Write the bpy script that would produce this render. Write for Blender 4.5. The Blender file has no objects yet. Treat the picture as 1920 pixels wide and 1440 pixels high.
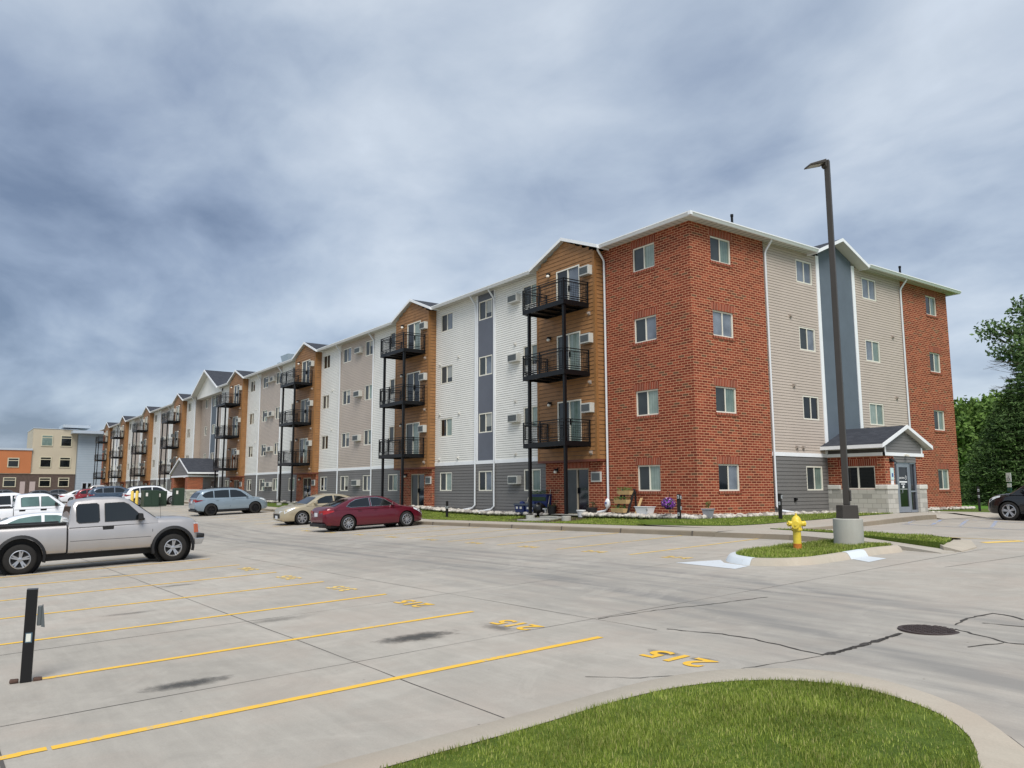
import bpy, bmesh, math, random
import numpy as np
from mathutils import Vector, Matrix
R = random.Random(7)
C = bpy.context.scene.collection
SC = bpy.context.scene
PI = math.pi

# ------------------------------------------------------------------ camera
cam_d = bpy.data.cameras.new("camera"); cam = bpy.data.objects.new("camera", cam_d); C.objects.link(cam)
SC.camera = cam
PIT, ROLL, YAW = 0.1322, -0.003, 0.9452
CAM = Vector((20.1117, -23.1347, 1.044))
Fv = Vector((-math.sin(YAW)*math.cos(PIT), math.cos(YAW)*math.cos(PIT), math.sin(PIT)))
Rv = Vector((math.cos(YAW), math.sin(YAW), 0)); Uv = Rv.cross(Fv)
R2 = Rv*math.cos(ROLL)+Uv*math.sin(ROLL); U2 = -Rv*math.sin(ROLL)+Uv*math.cos(ROLL)
cam.matrix_world = Matrix(((R2.x,U2.x,-Fv.x,CAM.x),(R2.y,U2.y,-Fv.y,CAM.y),(R2.z,U2.z,-Fv.z,CAM.z),(0,0,0,1)))
cam_d.sensor_width = 36; cam_d.lens = 36*1475.97/1920; cam_d.clip_end = 3000; cam_d.clip_start = 0.05
SC.view_settings.view_transform = 'Standard'; SC.view_settings.look = 'None'
EXPO = 1.18
SC.view_settings.exposure = EXPO; SC.view_settings.gamma = 1

# ------------------------------------------------------------------ node helpers
def srgb(r, g, b):
    f = lambda c: (c/255/12.92) if c <= 10 else ((c/255+.055)/1.055)**2.4
    return (f(r), f(g), f(b), 1)
class NT:
    def __init__(s, tree): s.t = tree; s.n = tree.nodes; s.l = tree.links
    def add(s, typ, **kw):
        nd = s.n.new(typ)
        for k, v in kw.items():
            if k == 'ins':
                for a, b in v.items():
                    if hasattr(b, 'is_linked') or isinstance(b, bpy.types.NodeSocket): s.l.new(b, nd.inputs[a])
                    else: nd.inputs[a].default_value = b
            else: setattr(nd, k, v)
        return nd
    def math(s, op, a, b=0.0, c=0.0, clamp=False):
        nd = s.add('ShaderNodeMath', operation=op, use_clamp=clamp)
        for i, v in enumerate((a, b, c)):
            if isinstance(v, bpy.types.NodeSocket): s.l.new(v, nd.inputs[i])
            else: nd.inputs[i].default_value = v
        return nd.outputs[0]
    def vmath(s, op, a, b=(0,0,0)):
        nd = s.add('ShaderNodeVectorMath', operation=op)
        for i, v in enumerate((a, b)):
            if isinstance(v, bpy.types.NodeSocket): s.l.new(v, nd.inputs[i])
            else: nd.inputs[i].default_value = v
        return nd
    def ramp(s, fac, stops, interp='LINEAR'):
        nd = s.add('ShaderNodeValToRGB'); cr = nd.color_ramp; cr.interpolation = interp
        while len(cr.elements) > 1: cr.elements.remove(cr.elements[0])
        cr.elements[0].position = stops[0][0]; cr.elements[0].color = stops[0][1]
        for p, c in stops[1:]:
            e = cr.elements.new(p); e.color = c
        s.l.new(fac, nd.inputs[0]); return nd.outputs[0]
    def noise(s, vec, scale, detail=4, rough=.5, dist=0.0):
        nd = s.add('ShaderNodeTexNoise', ins={'Vector': vec, 'Scale': scale, 'Detail': detail, 'Roughness': rough, 'Distortion': dist})
        return nd.outputs['Fac']
    def mix(s, fac, a, b, blend='MIX'):
        nd = s.add('ShaderNodeMix', data_type='RGBA', blend_type=blend)
        for i, v in ((0, fac), (6, a), (7, b)):
            if isinstance(v, bpy.types.NodeSocket): s.l.new(v, nd.inputs[i])
            else: nd.inputs[i].default_value = v
        return nd.outputs[2]

# ------------------------------------------------------------------ world
world = bpy.data.worlds.new("World"); SC.world = world; world.use_nodes = True
def build_world():
    w = NT(world.node_tree); w.n.clear()
    SUN_EL, SUN_AZ = 52, 0
    out = w.add('ShaderNodeOutputWorld'); bg = w.add('ShaderNodeBackground'); bg.inputs['Strength'].default_value = 0.1
    w.l.new(bg.outputs[0], out.inputs[0])
    sky = w.add('ShaderNodeTexSky', sky_type='NISHITA', sun_disc=False)
    sky.sun_elevation = math.radians(52); sky.sun_rotation = math.radians(118)
    tc = w.add('ShaderNodeTexCoord').outputs['Generated']
    sep = w.add('ShaderNodeSeparateXYZ', ins={0: tc})
    zz = w.math('MAXIMUM', sep.outputs[2], 0.0)
    den = w.math('ADD', zz, 0.30)
    px = w.math('DIVIDE', sep.outputs[0], den); py = w.math('DIVIDE', sep.outputs[1], den)
    p = w.add('ShaderNodeCombineXYZ', ins={0: px, 1: py, 2: 0.0}).outputs[0]
    # warp, then streaks drawn out along one wind direction
    wn = w.add('ShaderNodeTexNoise', ins={'Vector': p, 'Scale': 0.9, 'Detail': 3.0})
    wv = w.vmath('SUBTRACT', wn.outputs['Color'], (.5, .5, .5)).outputs[0]
    ws = w.add('ShaderNodeVectorMath', operation='SCALE', ins={0: wv, 'Scale': 0.5}).outputs[0]
    p2 = w.vmath('ADD', p, ws).outputs[0]
    mp = w.add('ShaderNodeMapping', ins={'Vector': p2}); mp.inputs['Rotation'].default_value = (0, 0, math.radians(62)); mp.inputs['Scale'].default_value = (1.0, 1.6, 1)
    n1 = w.noise(mp.outputs[0], 1.15, 6, .5)
    n2 = w.noise(p2, 2.6, 7, .52, .1)
    n3 = w.noise(p, 0.55, 2, .5)
    mp2 = w.add('ShaderNodeMapping', ins={'Vector': p2}); mp2.inputs['Rotation'].default_value = (0, 0, math.radians(48)); mp2.inputs['Scale'].default_value = (1.0, 1.35, 1)
    n5 = w.noise(mp2.outputs[0], 3.4, 7, .55, .1)
    v = w.math('MULTIPLY', w.math('SUBTRACT', n1, .5), 1.15)
    v = w.math('ADD', v, w.math('MULTIPLY', w.math('SUBTRACT', n2, .5), 0.95))
    v = w.math('ADD', v, w.math('MULTIPLY', w.math('SUBTRACT', n3, .5), 0.35))
    v = w.math('ADD', v, w.math('MULTIPLY', w.math('SUBTRACT', n5, .5), 0.60))
    v = w.math('ADD', v, 0.53)
    def d_of(x, y):
        d = Fv+R2*((x-960)/1476)+U2*((720-y)/1476); d.normalize(); return d
    for (x, y), amp, k in LOBES:
        dt = w.vmath('DOT_PRODUCT', tc, tuple(d_of(x, y))).outputs['Value']
        g = w.math('POWER', w.math('MAXIMUM', dt, 0.0), float(k))
        v = w.math('MULTIPLY_ADD', g, amp, v)
    v = w.math('ADD', v, 0.0, clamp=True)
    S = 10.0/2**EXPO
    sc = lambda c: (c[0]*S, c[1]*S, c[2]*S, 1)
    col = w.ramp(v, [(0.0, sc(srgb(112,128,154))), (.25, sc(srgb(148,163,186))), (.5, sc(srgb(180,193,210))), (.75, sc(srgb(206,216,228))), (1.0, sc(srgb(226,236,248)))])
    # below the horizon: dull ground tone
    skyc = w.mix(0.90, sky.outputs[0], col)
    dn = w.math('GREATER_THAN', 0.0, sep.outputs[2])
    fin = w.mix(dn, skyc, sc((.25, .27, .25)))
    w.l.new(fin, bg.inputs[0])
LOBES = [((70,720),-.16,50), ((40,520),-.26,60), ((330,520),-.16,60), ((520,430),-.12,90), ((120,120),-.10,60), ((20,800),-.10,90),
         ((260,690),.28,160), ((700,560),.17,70), ((560,250),.08,120), ((300,210),.12,200), ((640,60),.22,160), ((1080,100),.24,120),
         ((1330,60),.06,60), ((1290,320),-.16,40), ((980,330),-.10,100), ((1850,60),.12,60), ((1800,420),-.02,60), ((1560,300),-.04,80), ((1880,470),.08,160), ((960,460),-.05,150), ((1150,390),.06,140),((0,0),-.02,80)]
build_world()
sun_d = bpy.data.lights.new("sun", 'SUN'); sun = bpy.data.objects.new("sun", sun_d); C.objects.link(sun)
sun_d.energy = 1.5; sun_d.angle = math.radians(32); sun_d.color = (1, .96, .90)
el, az = math.radians(52), math.radians(-28)      # az from +X, towards -Y
sd = Vector((math.cos(el)*math.cos(az), math.cos(el)*math.sin(az), math.sin(el)))
sun.rotation_euler = sd.to_track_quat('Z', 'Y').to_euler(); sun.location = (30, -30, 40)

# ------------------------------------------------------------------ terrain
def ss(v, a, b):
    t = max(0, min(1, (v-a)/(b-a))); return t*t*(3-2*t)
def T(x, y):
    g = -.2324+.01414*min(x, 25) if x > -14 else min(-.4304+.010*(-14-x), .03)
    z = g+.03762*max(min(y, -3), -45)
    if x > -1: z += .10*ss(y, 1, 8)*(1-ss(x, 4.5, 9))
    return z
def wallbase(x):
    pts = [(-140,.0),(-32,.0),(-21,-.02),(-17,-.12),(-13,-.19),(-8,-.13),(-4,-.07),(0,-.05),(5,-.05)]
    return float(np.interp(x, [a for a, b in pts], [b for a, b in pts]))

# ------------------------------------------------------------------ materials
MAT = {}
def mat(name, col, rough=.6, metal=0, spec=.5, var=0, vs=3, bump=0, bs=40, coat=0, var2=None, coord='Object', emit=0, trans=0):
    if name in MAT: return MAT[name]
    m = bpy.data.materials.new(name); m.use_nodes = True; t = NT(m.node_tree)
    b = t.n['Principled BSDF']
    b.inputs['Roughness'].default_value = rough; b.inputs['Metallic'].default_value = metal; b.inputs['Specular IOR Level'].default_value = spec
    if coat: b.inputs['Coat Weight'].default_value = coat; b.inputs['Coat Roughness'].default_value = .04
    c = col if len(col) == 4 else (*col, 1)
    b.inputs['Base Color'].default_value = c
    tc = t.add('ShaderNodeTexCoord').outputs[coord]
    if var:
        n = t.noise(tc, vs, 5, .6)
        lo = tuple(x*(1-var) for x in c[:3])+(1,); hi = tuple(min(1, x*(1+var)) for x in c[:3])+(1,)
        if var2: hi = (*var2, 1)
        t.l.new(t.ramp(n, [(.3, lo), (.7, hi)]), b.inputs['Base Color'])
    if bump:
        n = t.noise(tc, bs, 4, .6)
        bp = t.add('ShaderNodeBump', ins={'Height': n, 'Strength': bump, 'Distance': .01}); t.l.new(bp.outputs[0], b.inputs['Normal'])
    if emit:
        b.inputs['Emission Color'].default_value = c; b.inputs['Emission Strength'].default_value = emit
    MAT[name] = m; return m
def brick_mat(name, c1, c2, c3, mortar, bw=.305, bh=.1016, ms=.011, soldier=False, rot=False, off=.5):
    m = bpy.data.materials.new(name); m.use_nodes = True; t = NT(m.node_tree); b = t.n['Principled BSDF']
    uv = t.add('ShaderNodeTexCoord').outputs['UV']
    if rot:
        s = t.add('ShaderNodeSeparateXYZ', ins={0: uv}); uv = t.add('ShaderNodeCombineXYZ', ins={0: s.outputs[1], 1: s.outputs[0], 2: 0.0}).outputs[0]
    br = t.add('ShaderNodeTexBrick', offset=off, ins={'Vector': uv, 'Scale': 1.0, 'Mortar Size': ms, 'Mortar Smooth': .1, 'Bias': 0.0, 'Brick Width': bw, 'Row Height': bh, 'Color1': (0,0,0,1), 'Color2': (1,1,1,1), 'Mortar': (0,0,0,1)})
    vr = t.ramp(br.outputs['Color'], [(0, c3), (.04, c3), (.07, tuple(x*.62 for x in c1[:3])+(1,)), (.22, tuple(x*.72 for x in c1[:3])+(1,)), (.30, c1), (.7, c1), (.85, c2), (1, c2)])
    big = t.noise(uv, .5, 3, .5); fine = t.noise(uv, 60, 3, .6)
    vr = t.mix(t.math('MULTIPLY', fine, .35), vr, tuple(x*.55 for x in c1[:3])+(1,))
    vr = t.mix(t.math('MULTIPLY', big, .30), vr, tuple(x*.7 for x in c1[:3])+(1,))
    mo = t.mix(t.math('MULTIPLY', big, .7), mortar, tuple(x*.8 for x in mortar[:3])+(1,))
    col = t.mix(br.outputs['Fac'], vr, mo)
    t.l.new(col, b.inputs['Base Color']); b.inputs['Roughness'].default_value = .85; b.inputs['Specular IOR Level'].default_value = .25
    h = t.math('SUBTRACT', 1.0, br.outputs['Fac']); h = t.math('ADD', h, t.math('MULTIPLY', fine, .3))
    bp = t.add('ShaderNodeBump', ins={'Height': h, 'Strength': .3, 'Distance': .006}); t.l.new(bp.outputs[0], b.inputs['Normal'])
    MAT[name] = m; return m
brick = brick_mat('brick', srgb(130,56,38), srgb(160,80,56), srgb(100,78,58), srgb(200,150,116), ms=.0115)
soldier = brick_mat('brick_soldier', srgb(138,58,38), srgb(156,72,48), srgb(120,54,38), srgb(200,156,130), bw=3.0, bh=.095, ms=.010, rot=True)
stone = brick_mat('stone_block', srgb(196,193,184), srgb(206,203,194), srgb(188,184,174), srgb(150,147,138), bw=.40, bh=.195, ms=.008)

def siding_mat(name, c, var=.05):
    return mat(name, c, .45, 0, .35, var, .8)
white_s = siding_mat('white_siding', srgb(226,225,219))
tan_s = siding_mat('tan_siding', srgb(184,171,159))
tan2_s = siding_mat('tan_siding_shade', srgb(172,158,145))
grey_s = siding_mat('dark_grey_siding', srgb(112,110,108))
wood_s = mat('cedar_siding', srgb(146,106,68), .55, 0, .3, .16, 2.5)
wood_t = mat('cedar_trim', srgb(140,100,60), .55, 0, .3, .1, 2)
brown_t = mat('brown_trim', srgb(110,58,42), .6)
panel_g = mat('blue_grey_panel', srgb(94,104,114), .6, 0, .3, .07, 1.2)
panel_d = mat('slate_panel', srgb(98,102,112), .6, 0, .3, .06, 1.2)
wtrim = mat('white_trim', srgb(232,234,236), .4, 0, .4, .03, 2)
soffit = mat('soffit_vinyl', srgb(200,200,192), .6)
gutterm = mat('white_gutter', srgb(228,231,233), .35, 0, .5, .03, 1)
pipem = mat('white_downspout', srgb(220,224,228), .4, 0, .4, .04, 1)
shingle = None
def shingle_mat():
    m = bpy.data.materials.new('asphalt_shingle'); m.use_nodes = True; t = NT(m.node_tree); b = t.n['Principled BSDF']
    uv = t.add('ShaderNodeTexCoord').outputs['UV']
    br = t.add('ShaderNodeTexBrick', ins={'Vector': uv, 'Scale': 1.0, 'Mortar Size': .006, 'Brick Width': .3, 'Row Height': .14, 'Color1': srgb(54,57,64), 'Color2': srgb(72,75,82), 'Mortar': srgb(38,40,45)})
    n = t.noise(uv, 90, 3, .7); col = t.mix(t.math('MULTIPLY', n, .5), br.outputs['Color'], srgb(60,63,70))
    t.l.new(col, b.inputs['Base Color']); b.inputs['Roughness'].default_value = .9; b.inputs['Specular IOR Level'].default_value = .2
    MAT['shingle'] = m; return m
shingle = shingle_mat()
frame_m = mat('window_vinyl', srgb(226,222,208), .4, 0, .4)
black_m = mat('black_steel', srgb(10,11,14), .42, 0, .3, .1, 5)
deck_m = mat('deck_board', srgb(44,44,46), .8)
def pane(name, c, c2=None, folds=False, rough=.05):
    m = bpy.data.materials.new(name); m.use_nodes = True; t = NT(m.node_tree); b = t.n['Principled BSDF']
    g = t.add('ShaderNodeTexCoord').outputs['Generated']; ob = t.add('ShaderNodeTexCoord').outputs['Object']
    if folds:
        s = t.add('ShaderNodeSeparateXYZ', ins={0: ob}); k = t.math('ADD', s.outputs[0], s.outputs[1])
        wv = t.math('SINE', t.math('MULTIPLY', k, 46.0)); n = t.noise(ob, 3, 3, .5)
        f = t.math('ADD', t.math('MULTIPLY', wv, .12), n)
    else: f = t.noise(ob, 1.6, 3, .5)
    t.l.new(t.ramp(f, [(.25, c), (.75, c2 or c)]), b.inputs['Base Color'])
    b.inputs['Roughness'].default_value = rough; b.inputs['Specular IOR Level'].default_value = .6
    MAT[name] = m; return m
P_scr = pane('pane_screen', srgb(38,44,48), srgb(58,65,67), rough=.35)
P_dark = pane('pane_dark', srgb(8,11,12), srgb(24,30,32))
P_cur = pane('pane_curtain', srgb(122,138,130), srgb(146,160,152), True)
P_teal = pane('pane_teal', srgb(92,110,104), srgb(116,134,126), True)
P_sky = pane('pane_sky_grey', srgb(82,90,100), srgb(128,136,146))  # reflected sky put into the base colour of the pane
def half_pane(name, cut, top, bot):
    m = bpy.data.materials.new(name); m.use_nodes = True; t = NT(m.node_tree); b = t.n['Principled BSDF']
    g = t.add('ShaderNodeTexCoord').outputs['Generated']; s = t.add('ShaderNodeSeparateXYZ', ins={0: g}); ob = t.add('ShaderNodeTexCoord').outputs['Object']; n = t.noise(ob, 3, 3, .5)
    k = t.math('GREATER_THAN', s.outputs[2], cut); t.l.new(t.mix(k, t.mix(n, bot, tuple(x*1.8 for x in bot[:3])+(1,)), top), b.inputs['Base Color']); b.inputs['Roughness'].default_value = .05; b.inputs['Specular IOR Level'].default_value = .6; return m
P_h1 = half_pane('pane_blind_low', .28, srgb(150,152,146), srgb(28,34,36)); P_h2 = half_pane('pane_blind_high', .62, srgb(160,160,152), srgb(24,28,32)); P_h3 = half_pane('pane_shade', .15, srgb(104,116,112), srgb(20,24,26))
P_blind = pane('pane_blind', srgb(120,120,114), srgb(150,150,142), True)
P_door = pane('pane_door', srgb(9,11,15), srgb(26,31,38))
globe_m = mat('globe_glass', srgb(236,232,222), .3)
ac_m = mat('ac_case', srgb(188,188,182), .45, 0, .4, .05, 4)
acg_m = mat('ac_grille', srgb(92,98,100), .6)
vent_w = mat('vent_cover', srgb(212,210,204), .5)
vent_t = mat('vent_cover_tan', srgb(160,148,138), .5)

def concrete_mat(name, base, tracks=False, var=.10):
    m = bpy.data.materials.new(name); m.use_nodes = True; t = NT(m.node_tree); b = t.n['Principled BSDF']
    ob = t.add('ShaderNodeTexCoord').outputs['Object']
    n1 = t.noise(ob, .22, 4, .55); n2 = t.noise(ob, 2.2, 6, .65, .6); n3 = t.noise(ob, 70, 3, .7)
    st = t.add('ShaderNodeMapping', ins={'Vector': ob}); st.inputs['Scale'].default_value = (.5, 5, 1); st.inputs['Rotation'].default_value = (0, 0, .35)
    n4 = t.noise(st.outputs[0], 1.6, 6, .65)
    v = t.math('ADD', t.math('MULTIPLY', n1, .45), t.math('MULTIPLY', n2, .30)); v = t.math('ADD', v, t.math('MULTIPLY', n4, .25)); 
    lo = tuple(x*(1-var*1.6) for x in base[:3])+(1,); hi = tuple(min(1, x*(1+var*1.9)) for x in base[:3])+(1,)
    warm = (base[0]*1.03, base[1]*.955, base[2]*.93, 1)
    col = t.ramp(v, [(.34, lo), (.5, base), (.64, hi)])
    nw = t.noise(ob, .9, 4, .6); col = t.mix(t.math('MULTIPLY', t.ramp(nw, [(.45,(0,0,0,1)),(.65,(1,1,1,1))]), .55), col, warm)
    col = t.mix(t.ramp(n3, [(.35, (.22,.22,.22,1)), (.6, (0,0,0,1))]), col, tuple(x*.62 for x in base[:3])+(1,))
    if tracks:
        s = t.add('ShaderNodeSeparateXYZ', ins={0: ob}); x, y = s.outputs[0], s.outputs[1]
        # drive lane runs along x; its wheel tracks bend south to the exit beyond x = 8
        bend = t.math('MULTIPLY', t.math('POWER', t.math('MAXIMUM', t.math('SUBTRACT', x, 5.0), 0.0), 2.0), .0155)
        yy = t.math('ADD', y, bend)
        wob = t.math('MULTIPLY', t.math('SUBTRACT', t.noise(ob, .12, 2, .5), .5), .5); yy = t.math('ADD', yy, wob)
        tot = None
        for yc, wd, a in ((-13.5, .22, .85), (-14.05, .12, .4), (-11.25, .24, .7), (-11.9, .14, .45), (-15.2, .2, .3), (-12.7, 2.3, .62), (-14.6, .10, .3), (-12.8, .10, .35), (-10.7, .10, .3)):
            d = t.math('DIVIDE', t.math('SUBTRACT', yy, yc), wd); g = t.math('EXPONENT', t.math('MULTIPLY', t.math('MULTIPLY', d, d), -1.0))
            g = t.math('MULTIPLY', g, a); tot = g if tot is None else t.math('ADD', tot, g)
        br = t.add('ShaderNodeMapping', ins={'Vector': ob}); br.inputs['Scale'].default_value = (.25, 3.5, 1)
        tot = t.math('MULTIPLY', tot, t.ramp(t.noise(br.outputs[0], 1.3, 5, .6), [(.3, (.25,.25,.25,1)), (.65, (1,1,1,1))]), clamp=True)
        col = t.mix(t.math('MULTIPLY', tot, .66), col, (.17, .17, .168, 1))
    if tracks:
        fx = t.math('FLOOR', t.math('DIVIDE', t.math('SUBTRACT', x, 12.0), 3.66)); fy = t.math('FLOOR', t.math('DIVIDE', t.math('ADD', y, 16.0), 3.3))
        wn = t.add('ShaderNodeTexWhiteNoise', noise_dimensions='2D', ins={'Vector': t.add('ShaderNodeCombineXYZ', ins={0: fx, 1: fy, 2: 0.0}).outputs[0]})
        col = t.mix(t.math('MULTIPLY', wn.outputs['Value'], .16), col, tuple(k*.72 for k in base[:3])+(1,))
        sp = t.add('ShaderNodeTexVoronoi', ins={'Vector': ob, 'Scale': 2.3, 'Randomness': 1.0}); dot = t.ramp(sp.outputs['Distance'], [(.012, (1,1,1,1)), (.035, (0,0,0,1))])
        col = t.mix(t.math('MULTIPLY', dot, .6), col, srgb(70,66,60))
        pt = t.ramp(t.noise(ob, .55, 6, .72, 1.2), [(.52, (0,0,0,1)), (.62, (1,1,1,1))]); col = t.mix(t.math('MULTIPLY', pt, .22), col, tuple(min(1, k*1.3) for k in base[:3])+(1,))
        pd = t.ramp(t.noise(ob, .8, 6, .7, .8), [(.54, (0,0,0,1)), (.68, (1,1,1,1))]); col = t.mix(t.math('MULTIPLY', pd, .28), col, tuple(k*.66 for k in base[:3])+(1,))
    t.l.new(col, b.inputs['Base Color']); b.inputs['Roughness'].default_value = .88; b.inputs['Specular IOR Level'].default_value = .25
    hb = t.math('ADD', t.math('MULTIPLY', n3, .5), t.math('MULTIPLY', n2, 1.0))
    bp = t.add('ShaderNodeBump', ins={'Height': hb, 'Strength': .25, 'Distance': .01}); t.l.new(bp.outputs[0], b.inputs['Normal'])
    MAT[name] = m; return m
conc = concrete_mat('lot_concrete', srgb(170,164,154), True, .13)
walkm = concrete_mat('walk_concrete', srgb(174,167,155), False, .06)
curbm = concrete_mat('curb_concrete', srgb(176,167,152), False, .08)
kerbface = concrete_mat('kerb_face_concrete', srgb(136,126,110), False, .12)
pierm = concrete_mat('pier_concrete', srgb(170,170,162), False, .08)
crackm = mat('joint_dark', srgb(84,80,76), .9)
crackd = mat('crack_black', srgb(64,60,56), .9)
def paint_mat(name, c, wear):
    m = bpy.data.materials.new(name); m.use_nodes = True; t = NT(m.node_tree); b = t.n['Principled BSDF']
    ob = t.add('ShaderNodeTexCoord').outputs['Object']; n = t.noise(ob, 14, 6, .7); n2 = t.noise(ob, .8, 3, .5)
    f = t.math('ADD', t.math('MULTIPLY', n, .7), t.math('MULTIPLY', n2, .3))
    t.l.new(t.ramp(f, [(wear-.05, srgb(176,168,150)), (wear+.05, c)]), b.inputs['Base Color']); b.inputs['Roughness'].default_value = .6
    MAT[name] = m; return m
yel = paint_mat('yellow_paint', srgb(232,184,58), .41)
yel2 = paint_mat('worn_yellow_paint', srgb(234,196,98), .43)
blu = paint_mat('worn_blue_paint', srgb(124,150,198), .51)
whp = paint_mat('white_paint', srgb(204,210,214), .40)
def grass_mat(name, a, b_, c):
    m = bpy.data.materials.new(name); m.use_nodes = True; t = NT(m.node_tree); b = t.n['Principled BSDF']
    ob = t.add('ShaderNodeTexCoord').outputs['Object']; n = t.noise(ob, 1.4, 5, .65); n2 = t.noise(ob, 22, 4, .7)
    f = t.math('ADD', t.math('MULTIPLY', n, .55), t.math('MULTIPLY', n2, .45))
    t.l.new(t.ramp(f, [(.35, a), (.5, b_), (.66, c)]), b.inputs['Base Color']); b.inputs['Roughness'].default_value = .8; b.inputs['Specular IOR Level'].default_value = .15
    bp = t.add('ShaderNodeBump', ins={'Height': n2, 'Strength': .8, 'Distance': .03}); t.l.new(bp.outputs[0], b.inputs['Normal'])
    MAT[name] = m; return m
turf = grass_mat('turf', srgb(66,82,28), srgb(82,100,36), srgb(108,120,52))
turf_far = grass_mat('turf_far', srgb(66,100,28), srgb(84,122,38), srgb(104,140,52))
soil = mat('bare_soil', srgb(70,60,50), .95, 0, .1, .3, 8, .6, 30)
rockm = mat('river_rock', srgb(192,186,176), .8, 0, .3, .28, 5, .3, 20)
rockm2 = mat('river_rock_grey', srgb(146,140,132), .8, 0, .3, .3, 6, .3, 20)
rubber = mat('tyre_rubber', srgb(42,41,40), .85, 0, .2, .1, 8)
alloy = mat('alloy_rim', srgb(176,178,182), .32, .75, .5)
alloy_d = mat('dark_rim', srgb(24,24,26), .35, .3, .5)
chrome = mat('chrome', srgb(200,202,205), .15, .9)
plastic = mat('black_plastic', srgb(15,15,17), .55)
carglass = mat('car_glass', srgb(16,22,24), .04, 0, .8)
carglass_l = mat('car_glass_light', srgb(86,112,108), .05, 0, .8, .25, 2)
lampred = mat('tail_lamp', srgb(150,22,28), .15, 0, .6)
lampclr = mat('head_lamp', srgb(205,210,214), .1, 0, .6, .1, 8)
lampamb = mat('amber_lamp', srgb(176,92,62), .15, 0, .6)
platem = mat('licence_plate', srgb(215,218,222), .4)
seam_m = mat('panel_gap', srgb(40,40,42), .7)

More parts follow.
